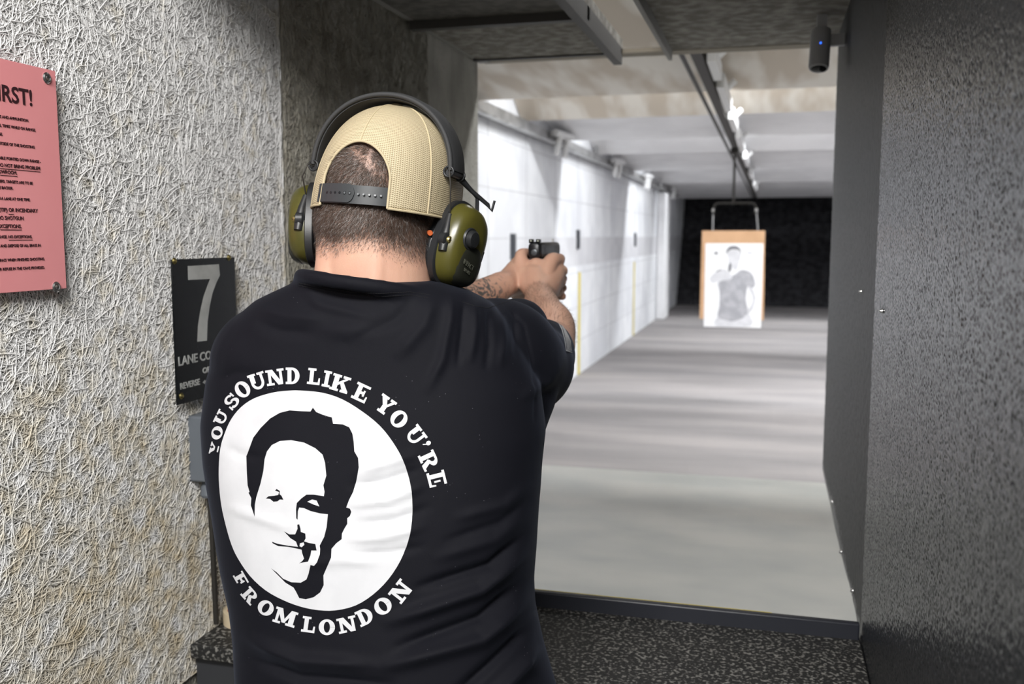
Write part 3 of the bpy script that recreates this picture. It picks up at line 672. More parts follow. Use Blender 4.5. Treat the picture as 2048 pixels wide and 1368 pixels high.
# index lies along the frame towards the trigger
b.chain([gp(*kn[0]), gp(.036, .075, -.020), gp(.026, .098, -.026), gp(.010, .112, -.030)], [.0122, .0108, .0095, .0082], 16)
for i, k in enumerate(kn[1:]):
    zz = k[2]-.003; L = (1, .97, .85)[i]
    b.chain([gp(*k), gp(.036, .070*L, zz-.002), gp(.014, .080*L, zz-.003), gp(-.008, .074*L, zz-.004), gp(-.020, .058*L, zz-.005)], [.0118, .0105, .0095, .0088, .0078], 16)
b.chain([wR, gp(-.014, -.016, -.058), gp(-.026, .004, -.030), gp(-.030, .012, -.012), gp(-.026, .038, -.008), gp(-.021, .062, -.010)], [.022, .021, .0165, .0125, .0105, .0085], 18)
# left hand closed over it from the left
b.chain([wL, gp(-.040, .020, -.062), gp(-.036, .048, -.056)], [.028, .029, .024], 24)
kl = [(-.040, .072, -.034), (-.042, .074, -.053), (-.041, .070, -.072), (-.038, .062, -.089)]
for i, k in enumerate(kl):
    b.chain([wL*.6+np.array(gp(-.04, .02, -.06))*.4, gp(k[0]-.004, k[1]-.03, k[2]), gp(*k)], [.018, .0165, .0125], 18)
    L = (.97, 1, .96, .86)[i]; zz = k[2]-.004
    b.chain([gp(*k), gp(-.026, .096*L, zz), gp(.000, .103*L, zz-.002), gp(.026, .094*L, zz-.003), gp(.044, .076*L, zz-.004)], [.0118, .0108, .0098, .0090, .0080], 16)
b.chain([wL, gp(-.044, .012, -.045), gp(-.040, .036, -.026), gp(-.030, .068, -.022), gp(-.022, .100, -.020)], [.022, .021, .015, .011, .009], 18)
# legs
LEG = [(-.10, 0), (.10, .05)]
feet = []
for s, dy in LEG:
    h = HIP+[s, 0, -.02]; k = np.array([HIP[0]+s*1.2, HIP[1]+dy+.03, .50]); a = np.array([HIP[0]+s*1.5, HIP[1]+dy*2-.05, .09])
    b.chain([h, h*.5+k*.5, k, k*.5+a*.5, a], [.098, .082, .060, .058, .040], 24, .02); feet.append((h, k, a))
body_me = remeshed(b, .0024, 5, .5)
co = get_co(body_me)
Hi = np.array(HM.inverted()); loc = (np.c_[co, np.ones(len(co))] @ Hi.T)[:, :3]
hd = np.linalg.norm(loc*[1, .8, .9], axis=1)
line = -.088+.006*np.sin(loc[:, 0]*60)
hair_f = np.clip((loc[:, 2]-line)/.040, 0, 1)*(loc[:, 1] < .075)*(hd < .2)
# thinning whorl at the crown, seen through the gap in the cap
pw = np.array([.012, -.088, .040]); dwh = np.abs((loc[:, 2]-pw[2])+.75*(loc[:, 0]-pw[0])); thin = np.exp(-(dwh/.007)**2)*np.exp(-((loc[:, 0]-.016)/.03)**2)
hair_f = hair_f*(1-.5*thin)
def seg_d(P, A, B):
    A = np.array(A); B = np.array(B); t = np.clip(((P-A) @ (B-A))/np.dot(B-A, B-A), 0, 1); return np.linalg.norm(P-(A+t[:, None]*(B-A)), axis=1), t
dl, tl = seg_d(co, eL, wL); tat = (dl < .06)*np.clip((1.0-tl)/.12, 0, 1)
dr, tr_ = seg_d(co, eR, wR)
for nm, val in (('hairline', hair_f), ('tattoo', tat)):
    a = body_me.attributes.new(nm, 'FLOAT', 'POINT'); a.data.foreach_set('value', val.astype(np.float32))
no = get_no(body_me)
body = link(body_me, 'body', skin, person, smooth=180)

def strands(cands, n, length, width, dirf, seed, name, m, prob=None, jit=.35):
    g = np.random.default_rng(seed); P, Nn, A = cands
    i = g.choice(len(P), n, p=prob/prob.sum() if prob is not None else None)
    p = P[i]+g.normal(0, .0012, (n, 3)); nn = Nn[i]; d = dirf(p)+g.normal(0, jit, (n, 3)); d -= nn*(d*nn).sum(1)[:, None]; d /= np.linalg.norm(d, axis=1)[:, None]
    L = length*g.uniform(.6, 1.2, n)[:, None]*(A[i][:, None]*.6+.4)
    s = np.cross(d, nn)*width/2
    p = p-nn*.0012; mid = p+d*L*.5+nn*(.0008+L*.30); tip = p+d*L+nn*(.0008+L*.34)
    V = np.stack([p-s, p+s, mid+s*.8, mid-s*.8, tip+s*.15, tip-s*.15], 1).reshape(-1, 3)
    k = np.arange(n)*6; F = np.concatenate([np.stack([k, k+1, k+2, k+3], 1), np.stack([k+3, k+2, k+4, k+5], 1)])
    return np_mesh(name, V, F)
back_ang = np.degrees(np.arctan2(np.abs(loc[:, 0]-.004), -loc[:, 1]))
sel = (hair_f > .02) & (loc[:, 1] < .03) & ((loc[:, 2] < -.012) | ((back_ang < 60) & (((loc[:, 0]-.006)/.046)**2+((loc[:, 2]-.004)/.050)**2 < 1)))   # the cap presses the rest flat
hsel = (co[sel], no[sel], hair_f[sel])
def hdir(p):
    l = (np.c_[p, np.ones(len(p))] @ Hi.T)[:, :3]
    up = np.clip((l[:, 2]-.02)/.04, 0, 1)[:, None]
    d = np.array([-.5, -.05, -.9])*(1-up)+np.array([-1.0, -.3, .1])*up*np.sign(.02-l[:, :1]+.0)
    return d
hm = strands(hsel, 26000, .0085, .00032, hdir, 5, 'h', hair_mat, hair_f[sel]**1.6+.015)
o = link(hm, 'hair', hair_mat, person, smooth=60); o['kind'] = 'stuff'
hm = strands(hsel, 6000, .0075, .00028, hdir, 8, 'h', hair_grey, hair_f[sel]**1.2+.01)
o2 = link(hm, 'grey_hair', hair_grey, o, smooth=60); o2['kind'] = 'stuff'
# eyes and fore-arm hair
for s in (-1, 1):
    e = build(MB().ell(hp(s*.031, .088, .018), (.0125, .0125, .0115)), 'eye', eye_white, person, 180)
    build(MB().ell(hp(s*.031, .0985, .017), (.006, .003, .006)), 'iris', gloss_black, e, 180)
sel = (dr < .055) & (tr_ > .0) & (tr_ < 1)
fa = np.array(wR-eR); fa /= np.linalg.norm(fa)
hm = strands((co[sel], no[sel], np.ones(sel.sum())), 2200, .012, .00018, lambda p: np.tile(fa+[.3, 0, -.5], (len(p), 1)), 6, 'h', hair_mat, None, .5)
o3 = link(hm, 'arm_hair', hair_mat, person, smooth=60); o3['kind'] = 'stuff'

# --- shirt
rows = [  # y px, left px, right px, depth to centre, half depth
    (560, 596, 884, 1.265, .084), (580, 556, 935, 1.268, .088), (602, 514, 975, 1.272, .096), (640, 470, 1005, 1.280, .108),
    (700, 440, 1040, 1.290, .122), (760, 420, 1068, 1.295, .132), (850, 407, 1082, 1.295, .142), (920, 414, 1074, 1.290, .146),
    (1000, 427, 1068, 1.285, .148), (1080, 441, 1066, 1.28, .148), (1150, 455, 1061, 1.275, .147), (1200, 466, 1064, 1.27, .147),
    (1280, 477, 1082, 1.265, .148), (1368, 481, 1105, 1.26, .150), (1480, 492, 1125, 1.255, .152), (1600, 500, 1140, 1.25, .153)]
YAW = math.radians(4)
sh = MB(); rr = []
for (y, xl, xr, D, bb) in rows:
    c = atD((xl+xr)/2, y, D); wpx = (xr-xl)/2*D/FPX*.985
    va = math.radians(23.5)-YAW*0; cs, sn = math.cos(va-0), math.sin(va)
    a = math.sqrt(max(wpx**2-(bb*sn)**2, .002))/cs
    rr.append(ering(c, a, bb, YAW, 64, .88))
sh.loft(rr)
# collar rib round the neck
cc = np.array(NB)+[0, -.002, .020]
cpts = [cc+np.array([.088*math.cos(q), .088*math.sin(q), .004+.004-.030*(math.sin(q)*.5+.5)**1.2-.011*math.cos(q)]) for q in (2*PI*k/48 for k in range(48))]
sh.tube(cpts, .011, 12, closed=True)
sh.ell(NB+np.array([0, 0, -.035]), (.105, .095, .035))
# shoulders and sleeves
sh.chain([CH+[.05, 0, .02], atD(985, 716, 1.325), atD(1048, 735, 1.41), atD(1074, 716, 1.49), atD(1084, 700, 1.545)], [.10, .084, .071, .059, .0535], 32)
sh.chain([atD(960, 690, 1.31), atD(1035, 660, 1.40)], [.055, .048], 28)
sh.chain([atD(1030, 780, 1.36), atD(1015, 860, 1.32)], [.062, .052], 28)
sh.chain([CH-[.05, 0, -.02], atD(536, 722, 1.30), sL*.5+eL*.5, eL*.85+sL*.15], [.10, .076, .068, .060], 32)
shirt_me = remeshed(sh, .0036, 22, .5)
co = get_co(shirt_me); no = get_no(shirt_me); px, py, dp = projN(co)
vd = np.array([0, 0, EYE])-co; vd /= np.linalg.norm(vd, axis=1)[:, None]
face = np.clip((no*vd).sum(1)*1.6, 0, 1)
disp = np.zeros(len(co))
def fold(pts, w_, h, tip=.25):
    """a cloth fold running along a line over the back; w_ in pixels-at-back units, h in metres"""
    P = np.array(pts, float); best = np.full(len(co), 1e9); tt = np.zeros(len(co)); seg = np.r_[0, np.cumsum(np.linalg.norm(np.diff(P, axis=0), axis=1))]
    q = np.c_[px, py]
    for i in range(len(P)-1):
        A, B = P[i], P[i+1]; t = np.clip(((q-A) @ (B-A))/((B-A) @ (B-A)), 0, 1); d = np.linalg.norm(q-(A+t[:, None]*(B-A)), axis=1)
        m = d < best; best[m] = d[m]; tt[m] = (seg[i]+t[m]*(seg[i+1]-seg[i]))/seg[-1]
    en = np.clip(tt/tip, 0, 1)*np.clip((1-tt)/tip, 0, 1)
    return h*np.exp(-(best/w_)**2)*en
F_ = [  # near the collar and right shoulder
    ([(905, 575), (900, 640), (885, 720), (850, 790)], 12, .005), ([(930, 590), (925, 660), (915, 740)], 8, -.0045), ([(950, 598), (950, 660), (940, 730)], 10, .004),
    ([(978, 605), (980, 690), (972, 745)], 8, -.004), ([(1005, 605), (1008, 680), (1000, 740)], 9, .0035), ([(1028, 608), (1030, 660), (1032, 720)], 7, -.003),
    ([(868, 590), (850, 650), (790, 720)], 16, .004), ([(830, 600), (790, 640), (700, 680)], 14, -.003), ([(600, 575), (640, 610), (760, 640)], 12, .003),
    ([(500, 640), (560, 662), (640, 668)], 14, -.004), ([(500, 610), (570, 632), (660, 640)], 12, .003), ([(430, 760), (470, 745), (540, 750)], 12, -.0025),
    # pull lines over the right flank and across the print
    ([(845, 905), (780, 925), (700, 950)], 12, .0030), ([(850, 935), (770, 960), (690, 975)], 9, -.003), ([(860, 965), (780, 1000), (690, 1010)], 11, .003),
    ([(870, 1010), (790, 1040), (700, 1050)], 11, -.0028), ([(860, 1050), (770, 1075), (690, 1080)], 11, .0028), ([(860, 1090), (780, 1105), (700, 1110)], 10, -.0025),
    ([(450, 890), (480, 910), (530, 915)], 10, -.002), ([(450, 1010), (500, 1030), (590, 1060)], 12, .002), ([(600, 1130), (680, 1120), (760, 1125)], 12, .002),
    ([(1066, 960), (1010, 1010), (900, 1040)], 13, .0045), ([(1066, 990), (1000, 1045), (880, 1085)], 9, -.004), ([(1064, 1020), (990, 1080), (860, 1120)], 14, .005),
    ([(1062, 1060), (980, 1130), (820, 1180)], 11, -.004), ([(1062, 1100), (960, 1180), (760, 1250)], 16, .0055), ([(1064, 1150), (960, 1235), (780, 1300)], 12, -.0045),
    ([(1068, 1190), (960, 1280), (740, 1340)], 18, .006), ([(1076, 1240), (980, 1330), (900, 1400)], 13, -.005), ([(1085, 1290), (1010, 1370), (950, 1440)], 18, .006),
    ([(480, 1270), (600, 1320), (760, 1330)], 16, .0045), ([(480, 1310), (600, 1355), (800, 1370)], 12, -.004), ([(1130, 700), (1100, 760), (1040, 800)], 14, .003)]
for i_, (p_, w_, h_) in enumerate(F_):
    kw, kh = (.8, 1.0) if i_ < 12 else ((.85, 1.1) if i_ < 21 else ((.8, .8) if i_ < 24 else (.8, 2.1)))
    disp += fold(p_, w_*kw, h_*kh)
nrm = np.sin(co[:, 2]*38+co[:, 0]*21)*np.sin(co[:, 0]*33-co[:, 2]*9+1)*.0009
# sleeve seam: a shallow step along the arm hole
sm = fold([(1012, 612), (1048, 650), (1064, 720), (1070, 800), (1070, 850)], 3.2, -.0022, .08)
co2 = co+no*((disp*face+nrm+sm*face)[:, None])
set_co(shirt_me, co2)
shirt = link(shirt_me, 't_shirt', jersey, person, smooth=180)
bvh = BVHTree.FromPolygons([tuple(c) for c in co2], [tuple(p.vertices) for p in shirt_me.polygons]) if False else None
_bm = bmesh.new(); _tmp = shirt_me.copy(); _tmp.transform(Matrix.Translation(Vector(origin(person)))); _bm.from_mesh(_tmp); bvh = BVHTree.FromBMesh(_bm)
EYEV = Vector((0, 0, EYE))
def onshirt(off=.0008):
    def f(p):
        d = Vector(ray(p[0], p[1])).normalized(); h = bvh.ray_cast(EYEV, d)
        if h[0] is None: return None
        return np.array(h[0]+h[1]*off*(1 if h[1].dot(d) < 0 else -1))
    return f
def decal(polys, name, m, cell=6, off=.0008, holes=()):
    """flat outlines (pixel plane) cut into small cells and laid on the cloth"""
    q = MB(); f = onshirt(off)
    for pl in polys:
        loops = pl if isinstance(pl[0][0], (tuple, list)) else [pl]
        bm = bmesh.new(); flat = [v for l in loops for v in l]
        tr = tessellate_polygon([[Vector((p[0], p[1], 0)) for p in l] for l in loops])
        vs = [bm.verts.new((p[0], p[1], 0)) for p in flat]
        for t in tr:
            try: bm.faces.new([vs[i] for i in t])
            except ValueError: pass
        xs = [p[0] for p in flat]; ys = [p[1] for p in flat]
        for x in np.arange(min(xs)+cell, max(xs), cell): bmesh.ops.bisect_plane(bm, geom=bm.verts[:]+bm.edges[:]+bm.faces[:], plane_co=(x, 0, 0), plane_no=(1, 0, 0))
        for y in np.arange(min(ys)+cell, max(ys), cell): bmesh.ops.bisect_plane(bm, geom=bm.verts[:]+bm.edges[:]+bm.faces[:], plane_co=(0, y, 0), plane_no=(0, 1, 0))
        bm.verts.ensure_lookup_table(); P = [f(v.co) for v in bm.verts]
        keep = []
        for fc in bm.faces:
            ids = [v.index for v in fc.verts]
            if all(P[i] is not None for i in ids) and max(np.linalg.norm(P[ids[0]]-P[i]) for i in ids) < .05: keep.append(ids)
        bm.verts.index_update(); q.add([p if p is not None else (0, 0, 0) for p in P], keep); bm.free()
    return build(q, name, m, shirt, 40, fix=False)
C2 = lambda pts: pix_poly(pts, (400, 700), 2.2808)
C8 = lambda pts: pix_poly(pts, (480, 800), 3.108)
oval = smooth_closed(C2([(460, 185), (560, 195), (650, 225), (740, 280), (820, 345), (880, 420), (925, 500), (955, 590), (968, 680), (967, 780), (950, 870), (915, 960), (860, 1045), (790, 1115), (710, 1165), (620, 1187), (540, 1186), (460, 1170), (380, 1140), (300, 1095), (230, 1030), (175, 950), (145, 885), (120, 800), (100, 710), (90, 620), (88, 540), (95, 450), (115, 380), (145, 315), (190, 260), (250, 220), (330, 195), (400, 186)]), 3)
hair_o = C8([(93, 725), (70, 655), (73, 610), (55, 575), (62, 572), (50, 530), (45, 450), (42, 350), (65, 290), (85, 235), (130, 175), (190, 115), (250, 80), (310, 65), (380, 70), (440, 72), (455, 48), (475, 75), (510, 90), (550, 103), (572, 108), (580, 148), (640, 152), (680, 170), (700, 210), (708, 260), (712, 320), (735, 360), (740, 420), (725, 500), (705, 570), (680, 620), (662, 668), (685, 675), (693, 695), (685, 720), (668, 735), (668, 770), (650, 800), (635, 830), (633, 865), (600, 890), (570, 925), (568, 980), (545, 1030), (520, 1090), (522, 1150), (500, 1195), (460, 1225), (410, 1238), (370, 1230), (350, 1190), (335, 1165), (285, 1135), (240, 1090), (195, 1045), (230, 1070), (270, 1110), (320, 1132), (380, 1135), (415, 1115), (428, 1080), (440, 1025), (462, 1030), (480, 1010), (498, 960), (500, 925), (497, 905), (525, 850), (540, 790), (548, 710), (500, 705), (440, 690), (400, 672), (370, 668), (362, 690), (360, 745), (352, 735), (350, 680), (355, 640), (385, 610), (415, 588), (460, 588), (523, 598), (527, 570), (520, 530), (538, 470), (530, 390), (515, 340), (470, 300), (400, 265), (320, 250), (250, 255), (200, 280), (170, 320), (155, 370), (148, 440), (130, 520), (105, 600), (95, 650)])
eye_l = C8([(162, 612), (180, 598), (215, 595), (240, 590), (245, 572), (220, 562), (230, 553), (250, 565), (248, 585), (260, 595), (272, 620), (250, 618), (235, 630), (210, 632), (190, 615)])
nose_o = C8([(275, 815), (310, 835), (345, 835), (360, 800), (358, 775), (370, 772), (378, 800), (380, 820), (408, 830), (410, 860), (400, 878), (430, 888), (470, 895), (478, 935), (445, 935), (440, 965), (425, 1005), (400, 1008), (370, 1015), (390, 1000), (400, 985), (388, 950), (385, 930), (350, 922), (300, 912), (240, 908), (205, 890), (200, 880), (235, 893), (300, 905), (362, 912), (350, 880), (315, 858)])
isle = C8([(420, 632), (450, 618), (478, 625), (495, 662), (460, 650)])
isle2 = C8([(375, 890), (398, 884), (402, 900), (385, 915), (372, 908)])
decal([[oval, hair_o[::-1], eye_l[::-1], nose_o[::-1]], [isle], [isle2]], 'printed_oval', shirt_print, 7)
# slab letters in a unit box, each stroke an outline
def ringg(cx, cy, rx, ry, ix, iy, a0=0, a1=360, n=20):
    if a1-a0 >= 359: return None
    A = np.radians(np.linspace(a0, a1, n)); return [(cx+rx*math.cos(a), cy+ry*math.sin(a)) for a in A]+[(cx+ix*math.cos(a), cy+iy*math.sin(a)) for a in A[::-1]]
def R_(x0, y0, x1, y1): return [(x0, y0), (x1, y0), (x1, y1), (x0, y1)]
sv = .15
GL = {
 'I': [R_(.15, 0, .85, sv), R_(.15, 1-sv, .85, 1), R_(.33, sv, .67, 1-sv)],
 'L': [R_(.02, 0, .95, sv), R_(.02, 1-sv, .62, 1), R_(.17, sv, .46, 1-sv), [(.80, sv), (.95, sv), (.95, .42), (.84, .42)]],
 'E': [R_(.02, 0, .95, sv), R_(.02, 1-sv, .93, 1), R_(.17, sv, .45, 1-sv), R_(.45, .42, .66, .58), R_(.60, .32, .72, .68), [(.82, sv), (.95, sv), (.95, .38), (.86, .38)], [(.80, 1-sv), (.93, 1-sv), (.93, .66), (.84, .66)]],
 'F': [R_(.02, 0, .62, sv), R_(.02, 1-sv, .95, 1), R_(.17, sv, .45, 1-sv), R_(.45, .40, .74, .60), R_(.66, .30, .78, .70), [(.80, 1-sv), (.93, 1-sv), (.93, .64), (.84, .64)]],
 'D': [R_(.02, 0, .45, sv), R_(.02, 1-sv, .45, 1), R_(.14, sv, .42, 1-sv), ringg(.44, .5, .54, .5, .23, .35, -90, 90)],
 'O': [ringg(.5, .5, .5, .52, .19, .36, 0, 180, 20), ringg(.5, .5, .5, .52, .19, .36, 180, 358.9, 20)],
 'U': [R_(0, 1-sv, .48, 1), R_(.58, 1-sv, 1, 1), R_(.10, .40, .38, 1-sv), R_(.71, .40, .87, 1-sv), ringg(.485, .42, .385, .44, .225, .27, 180, 360)],
 'N': [R_(0, 0, .42, sv), R_(0, 1-sv, .36, 1), R_(.62, 1-sv, 1, 1), R_(.12, sv, .27, 1-sv), R_(.73, 0, .88, 1-sv), [(.08, 1), (.38, 1), (.88, 0), (.62, 0)]],
 'K': [R_(0, 0, .48, sv), R_(0, 1-sv, .48, 1), R_(.11, sv, .38, 1-sv), [(.38, .36), (.38, .56), (.72, 1-sv), (.90, 1-sv)], [(.46, .55), (.62, .68), (.98, sv), (.66, sv)], R_(.58, 0, 1, sv), R_(.58, 1-sv, 1, 1)],
 'Y': [R_(.26, 0, .76, sv), R_(.37, sv, .65, .45), [(.37, .45), (.65, .45), (.42, 1-sv), (.08, 1-sv)], [(.50, .45), (.65, .45), (.92, 1-sv), (.74, 1-sv)], R_(0, 1-sv, .5, 1), R_(.62, 1-sv, 1, 1)],
 'R': [R_(0, 0, .48, sv), R_(0, 1-sv, .5, 1), R_(.11, sv, .38, 1-sv), ringg(.48, .72, .42, .28, .15, .15, -90, 90), R_(.38, .44, .5, .57), [(.40, .50), (.66, .50), (.88, .14), (.62, .0)], R_(.62, 0, 1.02, .14)],
 'M': [R_(0, 0, .34, sv), R_(0, 1-sv, .28, 1), R_(.72, 1-sv, 1, 1), R_(.58, 0, 1, sv), R_(.09, sv, .21, 1-sv), R_(.68, sv, .91, 1-sv), [(.06, 1), (.30, 1), (.56, .12), (.40, .12)], [(.40, .12), (.52, .12), (.86, 1), (.70, 1)]],
 'S': [ringg(.47, .71, .40, .30, .17, .16, 20, 275, 22), ringg(.5, .30, .44, .31, .18, .16, -160, 95, 22), R_(.78, .64, .90, 1.0), R_(.04, 0, .16, .36)],
 "'": [[(.4+.34*math.cos(i*PI/6), .72+.28*math.sin(i*PI/6)) for i in range(12)], [(.7, .75), (.2, .1), (.05, .12), (.35, .5)]]}
def letters(L, name):
    for ch, cx, cy, ang, w_, h_ in L:
        a = math.radians(ang); ux = np.array([math.cos(a), -math.sin(a)]); uy = np.array([-math.sin(a), -math.cos(a)])
        cx, cy = 400+cx/2.2808, 700+cy/2.2808; w_ /= 2.2808; h_ /= 2.2808
        polys = [[tuple(np.array([cx, cy])+ux*(x-.5)*w_+uy*(y-.5)*h_) for x, y in g] for g in GL[ch]]
        decal(polys, name, shirt_print, 8)
letters([('Y', 68, 449, 76, 56, 40), ('O', 80, 378, 70, 62, 48), ('U', 98, 308, 64, 66, 50), ('S', 147, 234, 48, 66, 62), ('O', 196, 180, 37, 66, 74), ('U', 264, 142, 19, 78, 74), ('N', 345, 124, 8, 84, 72), ('D', 424, 118, 0, 66, 76),
         ('L', 522, 121, -6, 62, 74), ('I', 580, 132, -11, 52, 74), ('K', 641, 153, -17, 84, 76), ('E', 737, 195, -25, 74, 80), ('Y', 845, 252, -35, 80, 80), ('O', 908, 315, -44, 74, 78), ('U', 985, 390, -53, 78, 78),
         ("'", 1036, 432, -58, 30, 42), ('R', 1044, 504, -65, 78, 78), ('E', 1080, 588, -76, 72, 82)], 'printed_letter')
letters([('F', 189, 1045, -60, 66, 50), ('R', 230, 1120, -48, 68, 60), ('O', 302, 1176, -33, 74, 66), ('M', 391, 1218, -17, 104, 72), ('L', 498, 1252, -8, 66, 72), ('O', 580, 1264, 0, 74, 70), ('N', 672, 1252, 12, 88, 70),
         ('D', 752, 1216, 25, 74, 74), ('O', 835, 1168, 37, 80, 74), ('N', 916, 1100, 52, 92, 78)], 'printed_letter')
# flag patch stripes near the sleeve hem
C5 = lambda pts: pix_poly(pts, (880, 450), 4.56)
st = [[(1008, 822), (1012, 832), (1062, 872), (1104, 955), (1130, 1050), (1143, 1150), (1150, 1150), (1138, 1048), (1112, 945), (1068, 862)]]
for k in range(4):
    o_ = k*14; st.append([(1086+o_*.8, 885+o_), (1092+o_*.8, 885+o_), (1132+o_*.8, 965+o_), (1154+o_*.8, 1060), (1162+o_*.8, 1150), (1156+o_*.8, 1150), (1146+o_*.8, 1060), (1124+o_*.8, 965+o_)])
st.append([(1143, 1142), (1215, 1165), (1215, 1172), (1143, 1150)])
for s_ in st: decal([C5(s_)], 'sleeve_stripe', patch_print, 4, .001)
# stitching along collar and shoulder seam
def seamline(pts, name, n=90, r=.0005):
    P = np.array(pts, float); seg = np.r_[0, np.cumsum(np.linalg.norm(np.diff(P, axis=0), axis=1))]; f = onshirt(.0001); q = MB()
    for k in range(n):
        t = np.linspace(k/n, (k+.6)/n, 3)*seg[-1]
        L = [f((np.interp(a, seg, P[:, 0]), np.interp(a, seg, P[:, 1]))) for a in t]
        if all(a is not None for a in L) and np.linalg.norm(L[0]-L[-1]) < .02: q.tube(L, r, 5)
    return build(q, name, mat('thread', (.004, .004, .006), .8), shirt, 60)
seamline([(598, 566), (640, 574), (700, 584), (760, 587), (820, 584), (862, 590)], 'collar_stitching', 80)
seamline([(598, 571), (640, 579), (700, 590), (760, 593), (820, 590), (858, 596)], 'collar_stitching', 80)
seamline([(925, 604), (950, 612), (975, 616), (1000, 608), (1025, 600)], 'shoulder_stitching', 40)
_bm.free(); bpy.data.meshes.remove(_tmp)

# --- trousers and shoes (below the frame)
t = MB()
for h, k, a in feet:
    t.chain([h+[0, 0, .0], h*.5+k*.5, k, k*.5+a*.5, a+[0, 0, .02]], [.118, .100, .078, .072, .066], 28, .02)
t.loft([ering(HIP+[0, 0, z], .185*s_, .125*s_, YAW, 40, .9) for z, s_ in ((-.16, .8), (-.08, 1), (0, 1.02), (.06, .98))])
tm = remeshed(t, .007, 8); link(tm, 'trousers', denim, person, smooth=180)
for h, k, a in feet:
    q = MB()
    q.loft([[(a[0]+wd*math.cos(g_), a[1]+.06+ln*math.sin(g_), z) for g_ in (2*PI*i/28 for i in range(28))] for z, wd, ln in ((.025, .048, .142), (.05, .047, .138), (.075, .042, .115))])
    q.loft([[(a[0]+wd*math.cos(g_), a[1]-.005+ln*math.sin(g_), z) for g_ in (2*PI*i/28 for i in range(28))] for z, wd, ln in ((.05, .045, .07), (.10, .045, .058), (.13, .047, .058))])
    so = build(q, 'shoe', leather, person, 50)
    build(MB().loft([[(a[0]+.052*math.cos(g_), a[1]+.06+.148*math.sin(g_), z) for g_ in (2*PI*i/28 for i in range(28))] for z in (.0, .027)]), 'sole', sole, so, 40)

# --- cap (worn, part of the person)
CA, CBk, CFr, CZ0, CT = .0925, .1090, .136, -.034, .1185
def cap_pt(phi, z, off=0.0):
    """phi 0 = right, 90 = front, 270 = back; z above head centre"""
    t = np.clip((z-CZ0)/(CT-CZ0), 0, 1); s = (1-t**(3.15+.5*math.sin(phi)+.45*math.cos(phi)))**(1/2.15)
    c_, s_ = math.cos(phi), math.sin(phi)
    yb = (CBk if s_ < 0 else CFr+.012*t)
    return hp((CA+off)*s*c_+.0055+.004*t, (yb+off)*s*s_+.004+.006*t, z+off*t)
PB = math.radians(270); AW = math.radians(30)
def cap_low(phi):
    d = (phi-PB+PI) % (2*PI)-PI
    base = -.022-.006*abs(math.sin(d/2))
    if abs(d) < AW: return max(base+.0, .006+.052*math.sqrt(max(0, 1-(d/AW)**2))) if abs(d) < AW*.995 else base
    return base
phis = list(np.linspace(PB+AW*1.0001, PB+2*PI-AW*1.0001, 130))+[PB+AW*math.sin(g_) for g_ in np.linspace(-PI/2, PI/2, 50)[1:-1]]
NR = 44; cv = []; uvv = []
zt = CT-.0004
for p in phis:
    lo = cap_low(p)
    for j in range(NR):
        f_ = j/(NR-1); t0 = ((lo-CZ0)/(CT-CZ0)); ang0 = math.acos(min(1, max(0, t0))); ang = ang0*f_ if f_ > 0 else .02
        z = CZ0+(CT-CZ0)*math.cos(ang)
        z = min(z, zt); cv.append(cap_pt(p, z)); uvv.append((p*.098, z if f_ > .35 else z+(1-f_/.35)*.0))
n_ = len(phis); cf = [(i*NR+j, ((i+1) % n_)*NR+j, ((i+1) % n_)*NR+j+1, i*NR+j+1) for i in range(n_) for j in range(NR-1)]
ci = len(cv); cv.append(hp(.0095, .010, CT)); uvv.append((0, CT))
q = MB(); q.add(cv, cf)
me = mesh_of(q); uvl = me.uv_layers.new(name='weave')
# weave coordinates: around by arc, down by arc length
arc = np.zeros((n_, NR))
A_ = np.array(cv[:n_*NR]).reshape(n_, NR, 3); arc[:, 1:] = np.cumsum(np.linalg.norm(np.diff(A_, axis=1), axis=2), axis=1)
for lp in me.loops:
    i, j = divmod(lp.vertex_index, NR)
    ph = phis[i] if i < n_ else 0
    uvl.data[lp.index].uv = (ph*.100, arc[i, j])
cap = link(me, 'cap', cap_mat, person, smooth=80)
sm_ = cap.modifiers.new('t', 'SOLIDIFY'); sm_.thickness = .0012; sm_.offset = 1
# binding along the lower edge and arch, panel seams, button, brim, strap
edge = [cap_pt(p, cap_low(p), .0008) for p in phis]
build(MB().tube(edge, .0017, 8, closed=True), 'edge_binding', cap_cloth, cap)
for p in (PB, PB+math.radians(62), PB-math.radians(62), PB+math.radians(122), PB-math.radians(122)):
    lo = cap_low(p)
    L = [cap_pt(p, CZ0+(CT-CZ0)*math.cos(a), .0012) for a in np.linspace(.06, math.acos((lo-CZ0)/(CT-CZ0)), 30)]
    build(MB().tube(L, .0011, 8), 'panel_seam', cap_cloth, cap)
build(MB().ell(hp(.0095, .010, CT+.002), (.009, .009, .004), HM), 'button', cap_cloth, cap)
q = MB(); top = []; bot = []
for a in np.linspace(math.radians(28), math.radians(152), 30):
    e0 = cap_pt(a, -.02, .0); ex = hp(.094*math.cos(a)*1.0, .112*math.sin(a)+.085*max(0, math.sin(a))**2.2-.03+.02, -.022-.010*abs(math.cos(a))*2)
    top.append([e0, e0*.5+ex*.5+np.array([0, 0, .003]), ex]); 
vs = [p for r_ in top for p in r_]; m_ = 3
q.add(vs, [(i*m_+j, (i+1)*m_+j, (i+1)*m_+j+1, i*m_+j+1) for i in range(29) for j in range(2)])
br = build(q, 'brim', cap_cloth, cap, 80); s_ = br.modifiers.new('t', 'SOLIDIFY'); s_.thickness = .003
